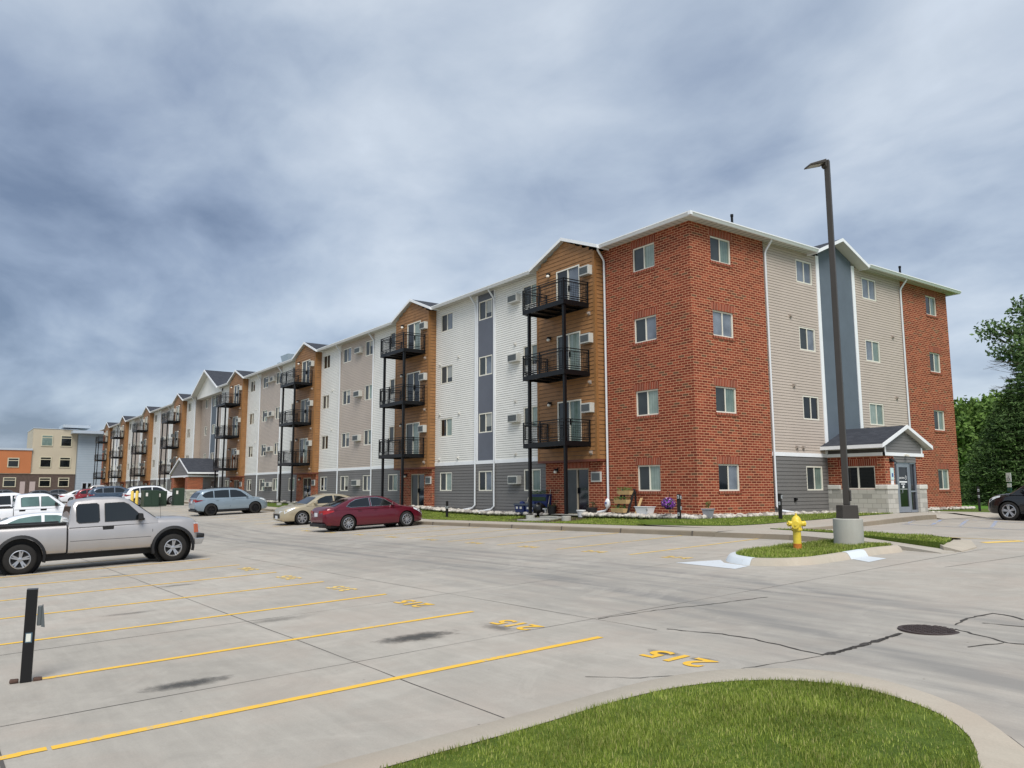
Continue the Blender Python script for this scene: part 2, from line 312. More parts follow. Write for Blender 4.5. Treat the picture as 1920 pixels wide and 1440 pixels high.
# ------------------------------------------------------------------ mesh helpers
class MB:
    def __init__(s): s.v = []; s.f = []; s.uv = []
    def quad(s, a, b, c, d, uv=None):
        i = len(s.v); s.v += [tuple(a), tuple(b), tuple(c), tuple(d)]; s.f.append((i, i+1, i+2, i+3)); s.uv.append(uv or [(0,0)]*4)
    def poly(s, pts, uv=None):
        i = len(s.v); s.v += [tuple(p) for p in pts]; s.f.append(tuple(range(i, i+len(pts)))); s.uv.append(uv or [(0,0)]*len(pts))
    def box(s, x0, x1, y0, y1, z0, z1):
        if x1 < x0: x0, x1 = x1, x0
        if y1 < y0: y0, y1 = y1, y0
        i = len(s.v)
        s.v += [(x0,y0,z0),(x1,y0,z0),(x1,y1,z0),(x0,y1,z0),(x0,y0,z1),(x1,y0,z1),(x1,y1,z1),(x0,y1,z1)]
        for f in ((0,3,2,1),(4,5,6,7),(0,1,5,4),(1,2,6,5),(2,3,7,6),(3,0,4,7)):
            s.f.append(tuple(i+k for k in f))
            ax = [s.v[i+k] for k in f]
            if f in ((0,3,2,1),(4,5,6,7)): s.uv.append([(p[0], p[1]) for p in ax])
            elif f in ((0,1,5,4),(2,3,7,6)): s.uv.append([(p[0], p[2]) for p in ax])
            else: s.uv.append([(p[1], p[2]) for p in ax])
        return s
    def hexa(s, p):      # 8 points, bottom 4 ccw then top 4
        i = len(s.v); s.v += [tuple(q) for q in p]
        for f in ((0,3,2,1),(4,5,6,7),(0,1,5,4),(1,2,6,5),(2,3,7,6),(3,0,4,7)):
            s.f.append(tuple(i+k for k in f)); s.uv.append([(p[k][0]+p[k][1], p[k][2]) for k in f])
        return s
    def tube(s, path, r, n=8, cap=True, r1=None, squash=None):
        path = [Vector(p) for p in path]; rings = []
        up0 = None
        for k, p in enumerate(path):
            d = (path[min(k+1, len(path)-1)]-path[max(k-1, 0)]).normalized()
            if up0 is None:
                up0 = Vector((0,0,1)) if abs(d.z) < .9 else Vector((1,0,0))
            a = d.cross(up0).normalized(); b = a.cross(d).normalized(); up0 = b
            rr = r if r1 is None else r+(r1-r)*k/(len(path)-1)
            i = len(s.v)
            for j in range(n):
                t = 2*PI*(j+.5)/n; s.v.append(tuple(p+a*math.cos(t)*rr+b*math.sin(t)*rr*(squash or 1)))
            rings.append(i)
        for k in range(len(rings)-1):
            for j in range(n):
                j2 = (j+1) % n; s.f.append((rings[k]+j, rings[k]+j2, rings[k+1]+j2, rings[k+1]+j)); s.uv.append([(0,0)]*4)
        if cap:
            s.f.append(tuple(rings[0]+j for j in range(n-1, -1, -1))); s.uv.append([(0,0)]*n)
            s.f.append(tuple(rings[-1]+j for j in range(n))); s.uv.append([(0,0)]*n)
        return s
    def lathe(s, prof, c=(0,0,0), axis='z', n=20, a0=0, cap=True):
        c = Vector(c); rings = []
        for (r, h) in prof:
            i = len(s.v)
            for j in range(n):
                t = 2*PI*j/n+a0; x, y = r*math.cos(t), r*math.sin(t)
                q = (x, y, h) if axis == 'z' else ((x, h, y) if axis == 'y' else (h, x, y))
                s.v.append(tuple(c+Vector(q)))
            rings.append(i)
        for k in range(len(rings)-1):
            for j in range(n):
                j2 = (j+1) % n; s.f.append((rings[k]+j, rings[k]+j2, rings[k+1]+j2, rings[k+1]+j)); s.uv.append([(0,0)]*4)
        if not cap: return s
        s.f.append(tuple(rings[0]+j for j in range(n-1, -1, -1))); s.uv.append([(0,0)]*n)
        s.f.append(tuple(rings[-1]+j for j in range(n))); s.uv.append([(0,0)]*n)
        return s
    def grid(s, fn, nu, nv, uvf=None):
        i = len(s.v)
        for a in range(nu+1):
            for b in range(nv+1): s.v.append(tuple(fn(a/nu, b/nv)))
        for a in range(nu):
            for b in range(nv):
                q = (i+a*(nv+1)+b, i+(a+1)*(nv+1)+b, i+(a+1)*(nv+1)+b+1, i+a*(nv+1)+b+1)
                s.f.append(q); s.uv.append([(0,0)]*4)
        return s
    def build(s, name, m, parent=None, smooth=False, bevel=0, angle=40, recalc=False):
        me = bpy.data.meshes.new(name); me.from_pydata(s.v, [], s.f); 
        if any(u != [(0,0)]*len(u) for u in s.uv[:2000]):
            ul = me.uv_layers.new(name='UVMap'); flat = [c for f in s.uv for p in f for c in p]
            ul.data.foreach_set('uv', flat)
        if recalc:
            bm = bmesh.new(); bm.from_mesh(me); bmesh.ops.remove_doubles(bm, verts=bm.verts, dist=1e-5); bmesh.ops.recalc_face_normals(bm, faces=bm.faces); bm.to_mesh(me); bm.free()
        if smooth:
            me.polygons.foreach_set('use_smooth', [True]*len(me.polygons)); me.set_sharp_from_angle(angle=math.radians(angle))
        me.materials.append(m); o = bpy.data.objects.new(name, me); C.objects.link(o)
        if parent: o.parent = parent
        if bevel:
            b = o.modifiers.new('bevel', 'BEVEL'); b.width = bevel; b.segments = 2; b.limit_method = 'ANGLE'
        return o
def tag(o, label=None, cat=None, group=None, kind=None):
    if label: o['label'] = label
    if cat: o['category'] = cat
    if group: o['group'] = group
    if kind: o['kind'] = kind
    return o
def empty(name, loc=(0,0,0), rz=0, label=None, cat=None, group=None):
    o = bpy.data.objects.new(name, None); C.objects.link(o); o.location = loc; o.rotation_euler = (0,0,rz); o.empty_display_size = .2
    return tag(o, label, cat, group)
def copy_tree(o, parent=None, label=None):
    c = o.copy(); C.objects.link(c); c.parent = parent
    if label: c['label'] = label
    for ch in CH(o): copy_tree(ch, c)
    return c
def CH(o): return [x for x in list(C.objects) if x.parent == o]
def text_obj(name, body, size, m, loc, rot, parent=None, ext=.002, align='CENTER', sx=1, bold=0):
    cu = bpy.data.curves.new(name, 'FONT'); cu.body = body; cu.size = size; cu.extrude = ext; cu.align_x = align; cu.align_y = 'CENTER'; cu.offset = bold
    tmp = bpy.data.objects.new('tmp', cu); C.objects.link(tmp)
    bpy.context.view_layer.update()
    me = bpy.data.meshes.new_from_object(tmp.evaluated_get(bpy.context.evaluated_depsgraph_get()))
    C.objects.unlink(tmp); bpy.data.objects.remove(tmp)
    me.materials.clear(); me.materials.append(m); me.name = name
    o = bpy.data.objects.new(name, me); C.objects.link(o); o.location = loc; o.rotation_euler = rot; o.scale = (sx, 1, 1)
    if parent: o.parent = parent
    return o
def along(px, depth):  # a spot on the ground, given a compass bearing off the camera and a distance
    d = Fv+R2*((px-960)/1476); return CAM.x+d.x*depth, CAM.y+d.y*depth
# ------------------------------------------------------------------ facades
class Face:
    """front: u = world X, outward -Y from y0 ; east: u = world Y, outward +X from x0 ; west: outward -X ; north: outward +Y"""
    def __init__(s, kind, base): s.k = kind; s.b = base
    def p(s, u, z, d=0):
        return {'S': (u, s.b-d, z), 'E': (s.b+d, u, z), 'W': (s.b-d, u, z), 'N': (u, s.b+d, z)}[s.k]
    def q(s, mb, u0, u1, z0, z1, d0=0, d1=None, uv=True):
        d1 = d0 if d1 is None else d1
        P = [s.p(u0,z0,d0), s.p(u1,z0,d0), s.p(u1,z1,d1), s.p(u0,z1,d1)]
        W = [(u0,z0),(u1,z0),(u1,z1),(u0,z1)]
        if s.k in 'WN': P.reverse(); W.reverse()
        mb.quad(*P, uv=W)
    def box(s, mb, u0, u1, z0, z1, d0, d1):
        a, b = s.p(u0, z0, d0), s.p(u1, z1, d1); mb.box(a[0], b[0], a[1], b[1], a[2], b[2])
    def obx(s, mb, u0, u1, z0, z1, d0, d1): s.box(mb, u0, u1, z0, z1, d0, d1)
def spans(u0, u1, z0, z1, holes, clip=None):
    """u intervals of the strip z0..z1 that no hole touches"""
    segs = [(u0, u1)]
    if clip: c0, c1 = clip((z0+z1)/2); segs = [(max(u0, c0), min(u1, c1))]
    for (a, b, c, d) in holes:
        if d <= z0+.02 or c >= z1-.02: continue
        n = []
        for (p, q) in segs:
            if b <= p or a >= q: n.append((p, q)); continue
            if a > p: n.append((p, a))
            if b < q: n.append((b, q))
        segs = n
    return [(p, q) for p, q in segs if q-p > .005]
groove_shade = mat('lap_groove_shade', srgb(92,90,86), .9)  # groove backs darker than the boards: lap shade put into the colour
def siding(face, name, m, parent, u0, u1, z0, z1, pitch, holes=(), clip=None, lip=.014, d=0, gap=None):
    """lapped boards: each course leans out to its lower edge, with an open groove under the lap above"""
    mb = MB(); z = z0; gap = gap or (.013 if pitch < .13 else .017); shaded = []
    off = lambda zz, zb: d+lip*(1-(zz-zb)/pitch)+.003
    def qq(P):
        if face.k in 'WN': P = P[::-1]
        mb.quad(*P)
    while z < z1-.02:
        zt = min(z+pitch, z1); zg = zt-gap if zt-z > .05 else zt
        cuts = sorted({z, zg, *[c for h in holes for c in (h[2], h[3]) if z+.004 < c < zg-.004]})
        for a, b in zip(cuts, cuts[1:]):
            hh = [h for h in holes if h[2] < (a+b)/2 < h[3]]
            for (p, q) in spans(u0, u1, a-1, b+1, hh, (lambda _: clip((z+zt)/2)) if clip else None):
                face.q(mb, p, q, a, b, off(a, z), off(b, z))
                if a == z: qq([face.p(p, z, d-.02), face.p(q, z, d-.02), face.p(q, z, off(z, z)), face.p(p, z, off(z, z))])
                if b == zg: qq([face.p(p, zg, off(zg, z)), face.p(q, zg, off(zg, z)), face.p(q, zg, d-.02), face.p(p, zg, d-.02)])
        if zg < zt:
            hh = [h for h in holes if h[2] < (zg+zt)/2 < h[3]]
            for (p, q) in spans(u0, u1, zg-1, zt+1, hh, (lambda _: clip((z+zt)/2)) if clip else None): shaded.append(len(mb.f)); face.q(mb, p, q, zg, zt, d-.012)
        z = zt
    o = mb.build(name, m, parent); o.data.materials.append(groove_shade)
    for i in shaded: o.data.polygons[i].material_index = 1
    return o
def flatwall(face, name, m, parent, u0, u1, z0, z1, holes=(), d=0, reveal=0.0, clip=None):
    mb = MB()
    zs = sorted({z0, z1, *[h[2] for h in holes if z0 < h[2] < z1], *[h[3] for h in holes if z0 < h[3] < z1]})
    for a, b in zip(zs, zs[1:]):
        segs = [(u0, u1)]
        for (p0, p1, c, e) in holes:
            if e <= a+1e-6 or c >= b-1e-6: continue
            n = []
            for (p, q) in segs:
                if p1 <= p or p0 >= q: n.append((p, q)); continue
                if p0 > p: n.append((p, p0))
                if p1 < q: n.append((p1, q))
            segs = n
        for (p, q) in segs: face.q(mb, p, q, a, b, d)
    if reveal:
        for (p0, p1, c, e) in holes:
            r = d-reveal
            def qd(A, B, W):
                if face.k in 'WN': A = A[::-1]
                mb.quad(*A, uv=W)
            qd([face.p(p0,c,d), face.p(p0,c,r), face.p(p0,e,r), face.p(p0,e,d)][::-1], 0, [(0,c),(reveal,c),(reveal,e),(0,e)][::-1])
            qd([face.p(p1,c,d), face.p(p1,c,r), face.p(p1,e,r), face.p(p1,e,d)], 0, [(0,c),(reveal,c),(reveal,e),(0,e)])
            qd([face.p(p0,e,d), face.p(p0,e,r), face.p(p1,e,r), face.p(p1,e,d)][::-1], 0, [(p0,0),(p0,reveal),(p1,reveal),(p1,0)][::-1])
            qd([face.p(p0,c,d), face.p(p0,c,r), face.p(p1,c,r), face.p(p1,c,d)], 0, [(p0,0),(p0,reveal),(p1,reveal),(p1,0)])
    return mb.build(name, m, parent)
NWIN = [0]
EXTRA = MB(); EXTRA_P = MB()
def window(face, parent, u0, u1, z0, z1, d=0.0, inset=.02, kinds=None, casing=.055, proud=.022, minor=False):
    """slider: vinyl frame, centre mullion, screened left sash and a bare right one"""
    mb = MB(); w = casing; um = (u0+u1)/2
    a0, a1 = d-.05-inset, d+proud-inset
    for (p, q, c, e) in ((u0, u1, z0, z0+w), (u0, u1, z1-w, z1), (u0, u0+w, z0+w, z1-w), (u1-w, u1, z0+w, z1-w)): face.box(mb, p, q, c, e, a0, a1)
    face.box(mb, um-.022, um+.022, z0+w, z1-w, a0, a1-.008)
    ks = kinds or (P_scr if R.random() < .72 else P_dark, R.choice([P_cur, P_cur, P_teal, P_sky, P_dark, P_blind, P_h1, P_h2, P_h3]))
    if face.k == 'E' and not kinds: ks = (R.choice([P_scr, P_sky, P_dark]), R.choice([P_sky, P_teal, P_cur, P_sky]))
    if minor: return mb, [(um if i else u0+w, u1-w if i else um, ks[i]) for i in range(2)]
    f = mb.build('window', frame_m, parent); NWIN[0] += 1
    for i, (p, q) in enumerate(((u0+w, um-.022), (um+.022, u1-w))):
        pm = MB(); face.q(pm, p, q, z0+w, z1-w, d-.028-inset+(.012 if i == 0 else 0)); o = pm.build('window_pane', ks[i], f)
    return f
def hdr(face, parent, u0, u1, z1, z0, d=0):
    mb = MB(); face.box(mb, u0-.09, u1+.09, z1+.005, z1+.295, d-.02, d+.006)
    for i, u in enumerate(mb.uv): pass
    mb.build('brick_lintel', soldier, parent)
    mb = MB(); face.box(mb, u0-.06, u1+.06, z0-.10, z0-.004, d-.06, d+.035); mb.build('brick_sill', soldier, parent)
def ac_unit(face, parent, u0, u1, z0, z1, d=0, dep=.27, tilt=.02):
    mb = MB(); face.box(mb, u0, u1, z0, z1, d-.05, d+dep)
    o = mb.build('air_conditioner', ac_m, parent, bevel=.012)
    g = MB(); face.box(g, u0+.06, u1-.06, z0+.07, z1-.06, d+dep+.002, d+dep+.012)
    for k in range(9):
        z = z0+.09+k*(z1-z0-.17)/8; face.box(g, u0+.065, u1-.065, z-.006, z+.006, d+dep+.012, d+dep+.018)
    g.build('grille', acg_m, o); return o
def wall_lamp(face, parent, u, z, d=0):
    mb = MB(); face.box(mb, u-.05, u+.05, z-.06, z+.1, d, d+.03); face.box(mb, u-.02, u+.02, z+.03, z+.07, d+.03, d+.15)
    c = face.p(u, z+.05, d+.14); mb.lathe([(.055, -.02), (.075, -.05), (.06, .03)], c, n=12)
    o = mb.build('wall_lamp', black_m, parent)
    c = face.p(u, z-.06, d+.14); g = MB(); g.lathe([(.02,.07),(.07,.04),(.085,0),(.07,-.05),(.03,-.075)][::-1], c, n=14); g.build('globe', globe_m, o, smooth=True)
def vent(face, parent, u, z, m, d=0):
    mb = MB(); face.box(mb, u-.075, u+.075, z-.08, z+.08, d, d+.03); face.box(mb, u-.06, u+.06, z-.03, z+.065, d+.03, d+.10)
    mb.build('dryer_vent', m, parent, bevel=.008)
def patio_door(face, parent, u0, u1, z0, z1, d=0, ks=None, screen=0):
    mb = MB(); w = .06; um = (u0+u1)/2
    for (p, q, c, e) in ((u0, u1, z0, z0+.06), (u0, u1, z1-w, z1), (u0, u0+w, z0+.06, z1-w), (u1-w, u1, z0+.06, z1-w)): face.box(mb, p, q, c, e, d-.05, d+.03)
    face.box(mb, um-.035, um+.035, z0+.06, z1-w, d-.05, d+.015)
    o = mb.build('patio_door', frame_m if not ks else mat('door_trim_tan', srgb(170,158,138), .5), parent)
    ks = ks or (R.choice([P_scr, P_dark, P_door]), R.choice([P_teal, P_dark, P_door, P_cur, P_sky]))
    for i, (p, q) in enumerate(((u0+w, um-.035), (um+.035, u1-w))):
        pm = MB(); face.q(pm, p, q, z0+.06, z1-w, d-.01-.02*i); pm.build('door_pane', ks[i], o)
    hb = MB(); face.box(hb, um+.05, um+.075, z0+.95, z0+1.2, d-.02, d+.05); hb.build('handle', black_m, o)
def downspout(parent, face, u, d0, ztop, zbot, over=.42, kick=None, name='downspout', side=0):
    """from the gutter: a swan neck back to the wall, straight down, kicked out at the foot"""
    P = lambda uu, z, d: face.p(uu, z, d)
    path = [P(u, ztop+.1, over), P(u, ztop-.02, over), P(u, ztop-.12, over-.08), P(u, ztop-.38, d0+.12), P(u, ztop-.5, d0+.07), P(u, zbot+.35, d0+.07)]
    if kick: path += [P(u+kick*.12, zbot+.18, d0+.16), P(u+kick*.9, zbot-.02+.06, d0+.5)]
    else: path += [P(u, zbot+.2, d0+.07)]
    mb = MB(); mb.tube(path, .052, 8, squash=.85); return mb.build(name, pipem, parent, smooth=True, angle=50)

FL = 3.05
WZ = (.93, 1.97)
bld = empty('apartment_building', (0,0,0), 0, 'long four-storey block of red brick, white and tan siding with stacked black balconies', 'apartment building')
EAST = Face('E', 0.0); SOUTH = Face('S', 0.0)
ZT = 11.5
XC = -68.3; XL = 2*XC     # the front is laid out evenly about XC
def front():
    L = [('brick', -5.02, 0), ('white', -13.36, -5.02), ('strip', -15.16, -13.36), ('white', -27.76, -15.16), ('tan', -33.2, -27.76),
         ('white', -45.48, -33.2), ('tan', -50.94, -45.48), ('white', -63.0, -50.94)]
    wins = [(-10.93,-9.6), (-14.95,-13.68), (-18.95,-17.65), (-25.4,-24.12), (-29.12,-27.88), (-32.8,-31.45), (-36.45,-35.2), (-43.1,-41.75), (-46.95,-45.75), (-50.4,-49.05), (-53.95,-52.65), (-60.9,-59.6)]
    acs = [(-11.95,-11.15), (-30.4,-29.5), (-47.85,-47.1), (-48.95,-48.2)]
    bays = [(-9.13,-5.02), (-23.62,-19.53), (-41.05,-36.85), (-58.95,-54.7)]
    for side in (0, 1):
        mx = (lambda x: x) if side == 0 else (lambda x: XL-x)
        iv = lambda a, b: (min(mx(a), mx(b)), max(mx(a), mx(b)))
        for (k, a, b) in L:
            u0, u1 = iv(a, b); zb = -.75
            hol = []
            if k != 'brick':
                for w in wins:
                    p, q = iv(*w)
                    if p >= u0-.01 and q <= u1+.01: hol += [(p-.0, q+.0, WZ[0]+FL*f, WZ[1]+FL*f) for f in range(4)]
            # behind a bay nothing of the wall shows
            if k == 'brick':
                hb = [(*iv(-3.17,-1.90), WZ[0]+FL*f, WZ[1]+FL*f) for f in range(4)]
                flatwall(SOUTH, 'brick_wall', brick, bld, u0, u1, zb, ZT, hb, reveal=.12)
                for h in hb:
                    window(SOUTH, bld, *h, inset=.07, kinds=(P_scr, [P_cur, P_cur, P_sky, P_cur][round((h[2]-.93)/FL)])); hdr(SOUTH, bld, h[0], h[1], h[3], h[2])
                continue
            if k == 'strip':
                flatwall(SOUTH, 'slate_panel', panel_d, bld, u0, u1, 2.52, ZT, [h for h in hol if h[2] > 2], d=.004)
                mb = MB()
                for uu in (u0, u1-.13): SOUTH.box(mb, uu, uu+.13, 2.52, ZT, .0, .035)
                mb.build('corner_trim', wtrim, bld)
            else:
                siding(SOUTH, k+'_siding', white_s if k == 'white' else tan_s, bld, u0, u1, 2.52, ZT, .1155, [h for h in hol if h[2] > 2])
            mb = MB(); SOUTH.box(mb, u0, u1, 2.34, 2.52, -.02, .03); mb.build('band_trim', wtrim, bld)
            siding(SOUTH, 'grey_siding', grey_s, bld, u0, u1, zb, 2.34, .155, [h for h in hol if h[2] < 2])
        for w in wins:
            p, q = iv(*w)
            for f in range(4):
                if side == 1 and w not in (wins[2], wins[6], wins[10], wins[11], wins[1]): 
                    m_, ps = window(SOUTH, bld, p, q, WZ[0]+FL*f, WZ[1]+FL*f, minor=True)
                    i0 = len(EXTRA.v); EXTRA.v += m_.v; EXTRA.f += [tuple(i0+k for k in ff) for ff in m_.f]; EXTRA.uv += m_.uv
                    for (a, b, kk) in ps: SOUTH.q(EXTRA_P, a, b, WZ[0]+FL*f+.055, WZ[1]+FL*f-.055, -.04)
                    continue
                window(SOUTH, bld, p, q, WZ[0]+FL*f, WZ[1]+FL*f)
        for a in acs:
            p, q = iv(*a)
            for f in range(4): ac_unit(SOUTH, bld, p, q, 1.26+FL*f, 1.68+FL*f)
        for b in bays: bay(*iv(*b), side)
        # gutters' downspouts, corner trims
        for u, kick in ((-4.86, -1), (-13.42, -1), (-15.2, -1), (-27.76, 0), (-33.22, -1), (-45.48, 0), (-50.96, 0), (-36.7, 0) if 0 else (-62.9, 0)):
            uu = mx(u); downspout(bld, SOUTH, uu, 0, 11.45, wallbase(uu), kick=kick if side == 0 else 0)
        for (u, z) in [(-20.3,8.2),(-17.0,8.4),(-16.9,5.2),(-20.2,5.3),(-17.0,2.75),(-20.2,2.72),(-11.6,8.3),(-11.6,5.4),(-11.6,2.75),(-34.6,8.3),(-34.6,5.4),(-52,8.3),(-52,5.3)]:
            if side == 0 and u < -19.53 and u > -23.6: u = -19.0
            if side == 0: vent(SOUTH, bld, mx(u), z, vent_w, .012)
    # recessed middle
    rec = Face('S', .62); a, b = -73.6, -63.0
    sw = MB(); 
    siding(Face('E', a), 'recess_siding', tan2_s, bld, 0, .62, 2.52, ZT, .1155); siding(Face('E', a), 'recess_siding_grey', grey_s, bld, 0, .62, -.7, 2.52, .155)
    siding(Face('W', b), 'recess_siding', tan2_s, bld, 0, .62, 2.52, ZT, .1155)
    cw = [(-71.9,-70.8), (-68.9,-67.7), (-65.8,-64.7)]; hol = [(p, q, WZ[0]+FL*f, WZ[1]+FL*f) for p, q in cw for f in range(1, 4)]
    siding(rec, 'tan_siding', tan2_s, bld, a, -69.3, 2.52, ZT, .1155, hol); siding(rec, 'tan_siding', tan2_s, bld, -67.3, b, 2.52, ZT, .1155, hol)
    flatwall(rec, 'slate_panel', panel_g, bld, -69.3, -67.3, 2.52, ZT, hol, d=.002); siding(rec, 'grey_siding', grey_s, bld, a, b, -.7, 2.52, .155)
    mb = MB(); rec.box(mb, -69.45, -69.3, 2.5, ZT, 0, .04); rec.box(mb, -67.3, -67.15, 2.5, ZT, 0, .04); mb.build('corner_trim', wtrim, bld)
    for h in hol: window(rec, bld, *h)

def gable(parent, face, uc, half, zeave, zapex, dfront, dback, fas=.15, wallm=None, over=.0):
    """gable roof: two shingled slabs, rake boards, soffit under each slope"""
    P = face.p; sl = (zapex-zeave)/half; L = math.hypot(half, zapex-zeave)
    roof = MB(); rake = MB(); sof = MB()
    for s in (-1, 1):
        e0, e1 = P(uc+s*half, zeave, dfront), P(uc+s*half, zeave, dback); r0, r1 = P(uc, zapex, dfront), P(uc, zapex, dback)
        q = [e0, e1, r1, r0]; uv = [(0,0),(abs(dfront-dback),0),(abs(dfront-dback),L),(0,L)]
        up = Vector((0,0,.03)); q = [tuple(Vector(v)+up) for v in q]
        n = (Vector(q[1])-Vector(q[0])).cross(Vector(q[2])-Vector(q[1]))
        if n.z < 0: q.reverse(); uv.reverse()
        roof.quad(*q, uv=uv)
        # rake board on the front edge
        t = Vector((0,0,fas)); a, b = Vector(P(uc+s*half, zeave, dfront+.02)), Vector(P(uc, zapex, dfront+.02)); a2, b2 = Vector(P(uc+s*half, zeave, dfront-.02)), Vector(P(uc, zapex, dfront-.02))
        up = Vector((0,0,.045)); 
        rake.hexa([a-t+up, b-t+up, b2-t+up, a2-t+up, a+up, b+up, b2+up, a2+up])
        # eave fascia
        c0, c1 = Vector(P(uc+s*half, zeave, dfront)), Vector(P(uc+s*half, zeave, dback)); o = Vector(P(uc+s*(half+.03), zeave, dfront))-c0
        rake.hexa([c0-t+up*.5, c1-t+up*.5, c1-t+o+up*.5, c0-t+o+up*.5, c0+up*.5, c1+up*.5, c1+o+up*.5, c0+o+up*.5])
        dn = Vector((0,0,-fas+.04)); s0 = [tuple(Vector(v)+dn) for v in (e0, e1, r1, r0)]; sof.quad(*s0)
    roof.build('gable_roof', shingle, parent); rake.build('gable_fascia', wtrim, parent, recalc=True); sof.build('gable_soffit', soffit, parent)

RAIL = {}
def bay(xl, xr, side):
    m = (lambda u: u) if side == 0 else (lambda u: (xl+xr)-u)       # mirror inside the bay
    iv = lambda a, b: (min(m(a), m(b)), max(m(a), m(b)))
    F = Face('S', -.5); uc = (xl+xr)/2; zb = 2.30
    apex, ze = 12.50, 11.55; half = (xr-xl)/2+.40; sl = (apex-ze)/half
    doors = [(*iv(xl+1.49, xl+3.13), FL*f-.12, FL*f+1.90) for f in range(4)]
    clip = lambda z: (uc-(apex-.19-z)/sl, uc+(apex-.19-z)/sl)
    siding(F, 'cedar_siding', wood_s, bld, xl+.1, xr-.1, zb, apex-.20, .185, [d for d in doors if d[2] > 2], clip, lip=.018)
    bk = MB(); bk.poly([F.p(xl+.05, 11.2, .001), F.p(xr-.05, 11.2, .001), F.p(xr-.05, 11.42, .001), F.p(uc, apex-.12, .001), F.p(xl+.05, 11.42, .001)]); bk.build('gable_backing', wood_s, bld)
    siding(Face('E', xr), 'cedar_siding', wood_s, bld, -.5+.1, 0, zb, ZT, .185, lip=.018)
    siding(Face('W', xl), 'cedar_siding', wood_s, bld, -.5+.1, 0, zb, ZT, .185, lip=.018)
    mb = MB()
    for x in (xl, xr): 
        s = 1 if x == xr else -1
        mb.box(x-s*.1, x+s*.024, -.5-.024, -.4, zb, 11.45)
    mb.build('corner_trim', wood_t, bld)
    mb = MB(); mb.box(xl-.02, xr+.02, -.53, -.01, zb-.10, zb); mb.build('base_trim', brown_t, bld)
    # brick foot, set back
    G = Face('S', -.16); dg = (*iv(xl+1.49, xl+3.13), -.12, 1.93)
    flatwall(G, 'brick_wall', brick, bld, xl+.12, xr-.02, -.75, zb-.1, [dg], reveal=.12)
    flatwall(Face('E', xr-.02), 'brick_wall', brick, bld, -.16, 0, -.75, zb-.1); flatwall(Face('W', xl+.12), 'brick_wall', brick, bld, -.16, 0, -.75, zb-.1)
    mb = MB(); G.box(mb, dg[0]-.1, dg[1]+.1, 1.935, 2.18, -.02, .006); mb.build('brick_lintel', soldier, bld)
    for f in range(4):
        face = G if f == 0 else F
        d = doors[f] if f else dg
        patio_door(face, bld, *d, d=(-.06 if f == 0 else 0), ks=None if f else (P_scr if R.random() < .5 else P_dark, P_door))
        a = iv(xl+3.34, xl+3.98)
        if f: ac_unit(face, bld, *a, FL*f+1.24, FL*f+1.66, dep=.25)
        else: ac_unit(face, bld, *a, 1.32, 1.76, dep=.06)
        wall_lamp(face, bld, m(xl+1.0), FL*f+1.86)
        if f: vent(F, bld, m(xl+3.75), FL*f-.48, vent_t, .016)
    gable(bld, SOUTH, uc, half, ze, apex, .68, -4.2)
    # balconies
    bx0, bx1 = iv(xl+.78, xl+3.73); y0, y1 = -1.97, -.5
    px = iv(xl+1.12, xl+3.60)
    for f in range(1, 4):
        z = FL*f
        mb = MB(); mb.box(bx0, bx1, y0, y0+.05, z-.21, z+.0); mb.box(bx0, bx1, y1-.05, y1-.018, z-.21, z); mb.box(bx0, bx0+.05, y0+.05, y1-.05, z-.21, z); mb.box(bx1-.05, bx1, y0+.05, y1-.05, z-.21, z)
        mb.box(bx0+.05, bx1-.05, y0+.05, y1-.05, z-.11, z-.01)
        for k in range(1, 4): x = bx0+k*(bx1-bx0)/4; mb.box(x-.03, x+.03, y0+.05, y1-.05, z-.19, z-.11)
        o = mb.build('balcony', black_m, bld)
        if 'r' not in RAIL or side not in RAIL['r']:
            pass
        r = MB(); H = .92; n = .021
        def rails(p, q, dirx):
            for zz in (H, H-.11, .16, .07):
                if dirx: r.box(p[0], q[0], p[1]-n, p[1]+n, z+zz-n*.8, z+zz+n*.8)
                else: r.box(p[0]-n, p[0]+n, p[1], q[1], z+zz-n*.8, z+zz+n*.8)
        for (x, y) in ((bx0+n, y0+n), (bx1-n, y0+n), (bx0+n, y1-.06), (bx1-n, y1-.06), ((bx0+bx1)/2-.25, y0+n)): r.box(x-n*1.2, x+n*1.2, y-n*1.2, y+n*1.2, z, z+H+.02)
        rails((bx0, y0+n), (bx1, y0+n), 1); rails((bx0+n, y0), (bx0+n, y1-.03), 0); rails((bx1-n, y0), (bx1-n, y1-.03), 0)
        for x in (bx0+.12, (bx0+bx1)/2-.37, (bx0+bx1)/2-.13, bx1-.12): r.box(x-.012, x+.012, y0+.01, y0+.033, z+.16, z+H-.11)
        for y in (y0+.12, y1-.16):
            for x in (bx0+.02, bx1-.02): r.box(x-.012, x+.012, y-.012, y+.012, z+.16, z+H-.11)
        r.build('balcony_railing', black_m, o)
        w = MB(); s_ = .0052
        k = bx0+.1
        while k < bx1-.08: w.box(k-s_, k+s_, y0+.018, y0+.024, z+.16, z+H-.11); k += .1
        k = y0+.1
        while k < y1-.1:
            for x in (bx0+.02, bx1-.02): w.box(x-s_, x+s_, k-s_, k+s_, z+.16, z+H-.11)
            k += .1
        for k in range(1, 7):
            zz = z+.16+k*.1; w.box(bx0+.05, bx1-.05, y0+.018, y0+.024, zz-s_, zz+s_)
            for x in (bx0+.02, bx1-.02): w.box(x-s_, x+s_, y0+.05, y1-.08, zz-s_, zz+s_)
        w.build('wire_infill', black_m, o)
    for x in px:
        g = wallbase(x)-.22
        mb = MB(); mb.box(x-.06, x+.06, y0+.07, y0+.19, g+.3, 9.0); mb.build('balcony_post', black_m, bld)
        mb = MB(); mb.lathe([(.20,-.1),(.20,.33),(.185,.345)], (x, y0+.13, g-.12), n=20); mb.build('post_pier', pierm, bld, smooth=True)

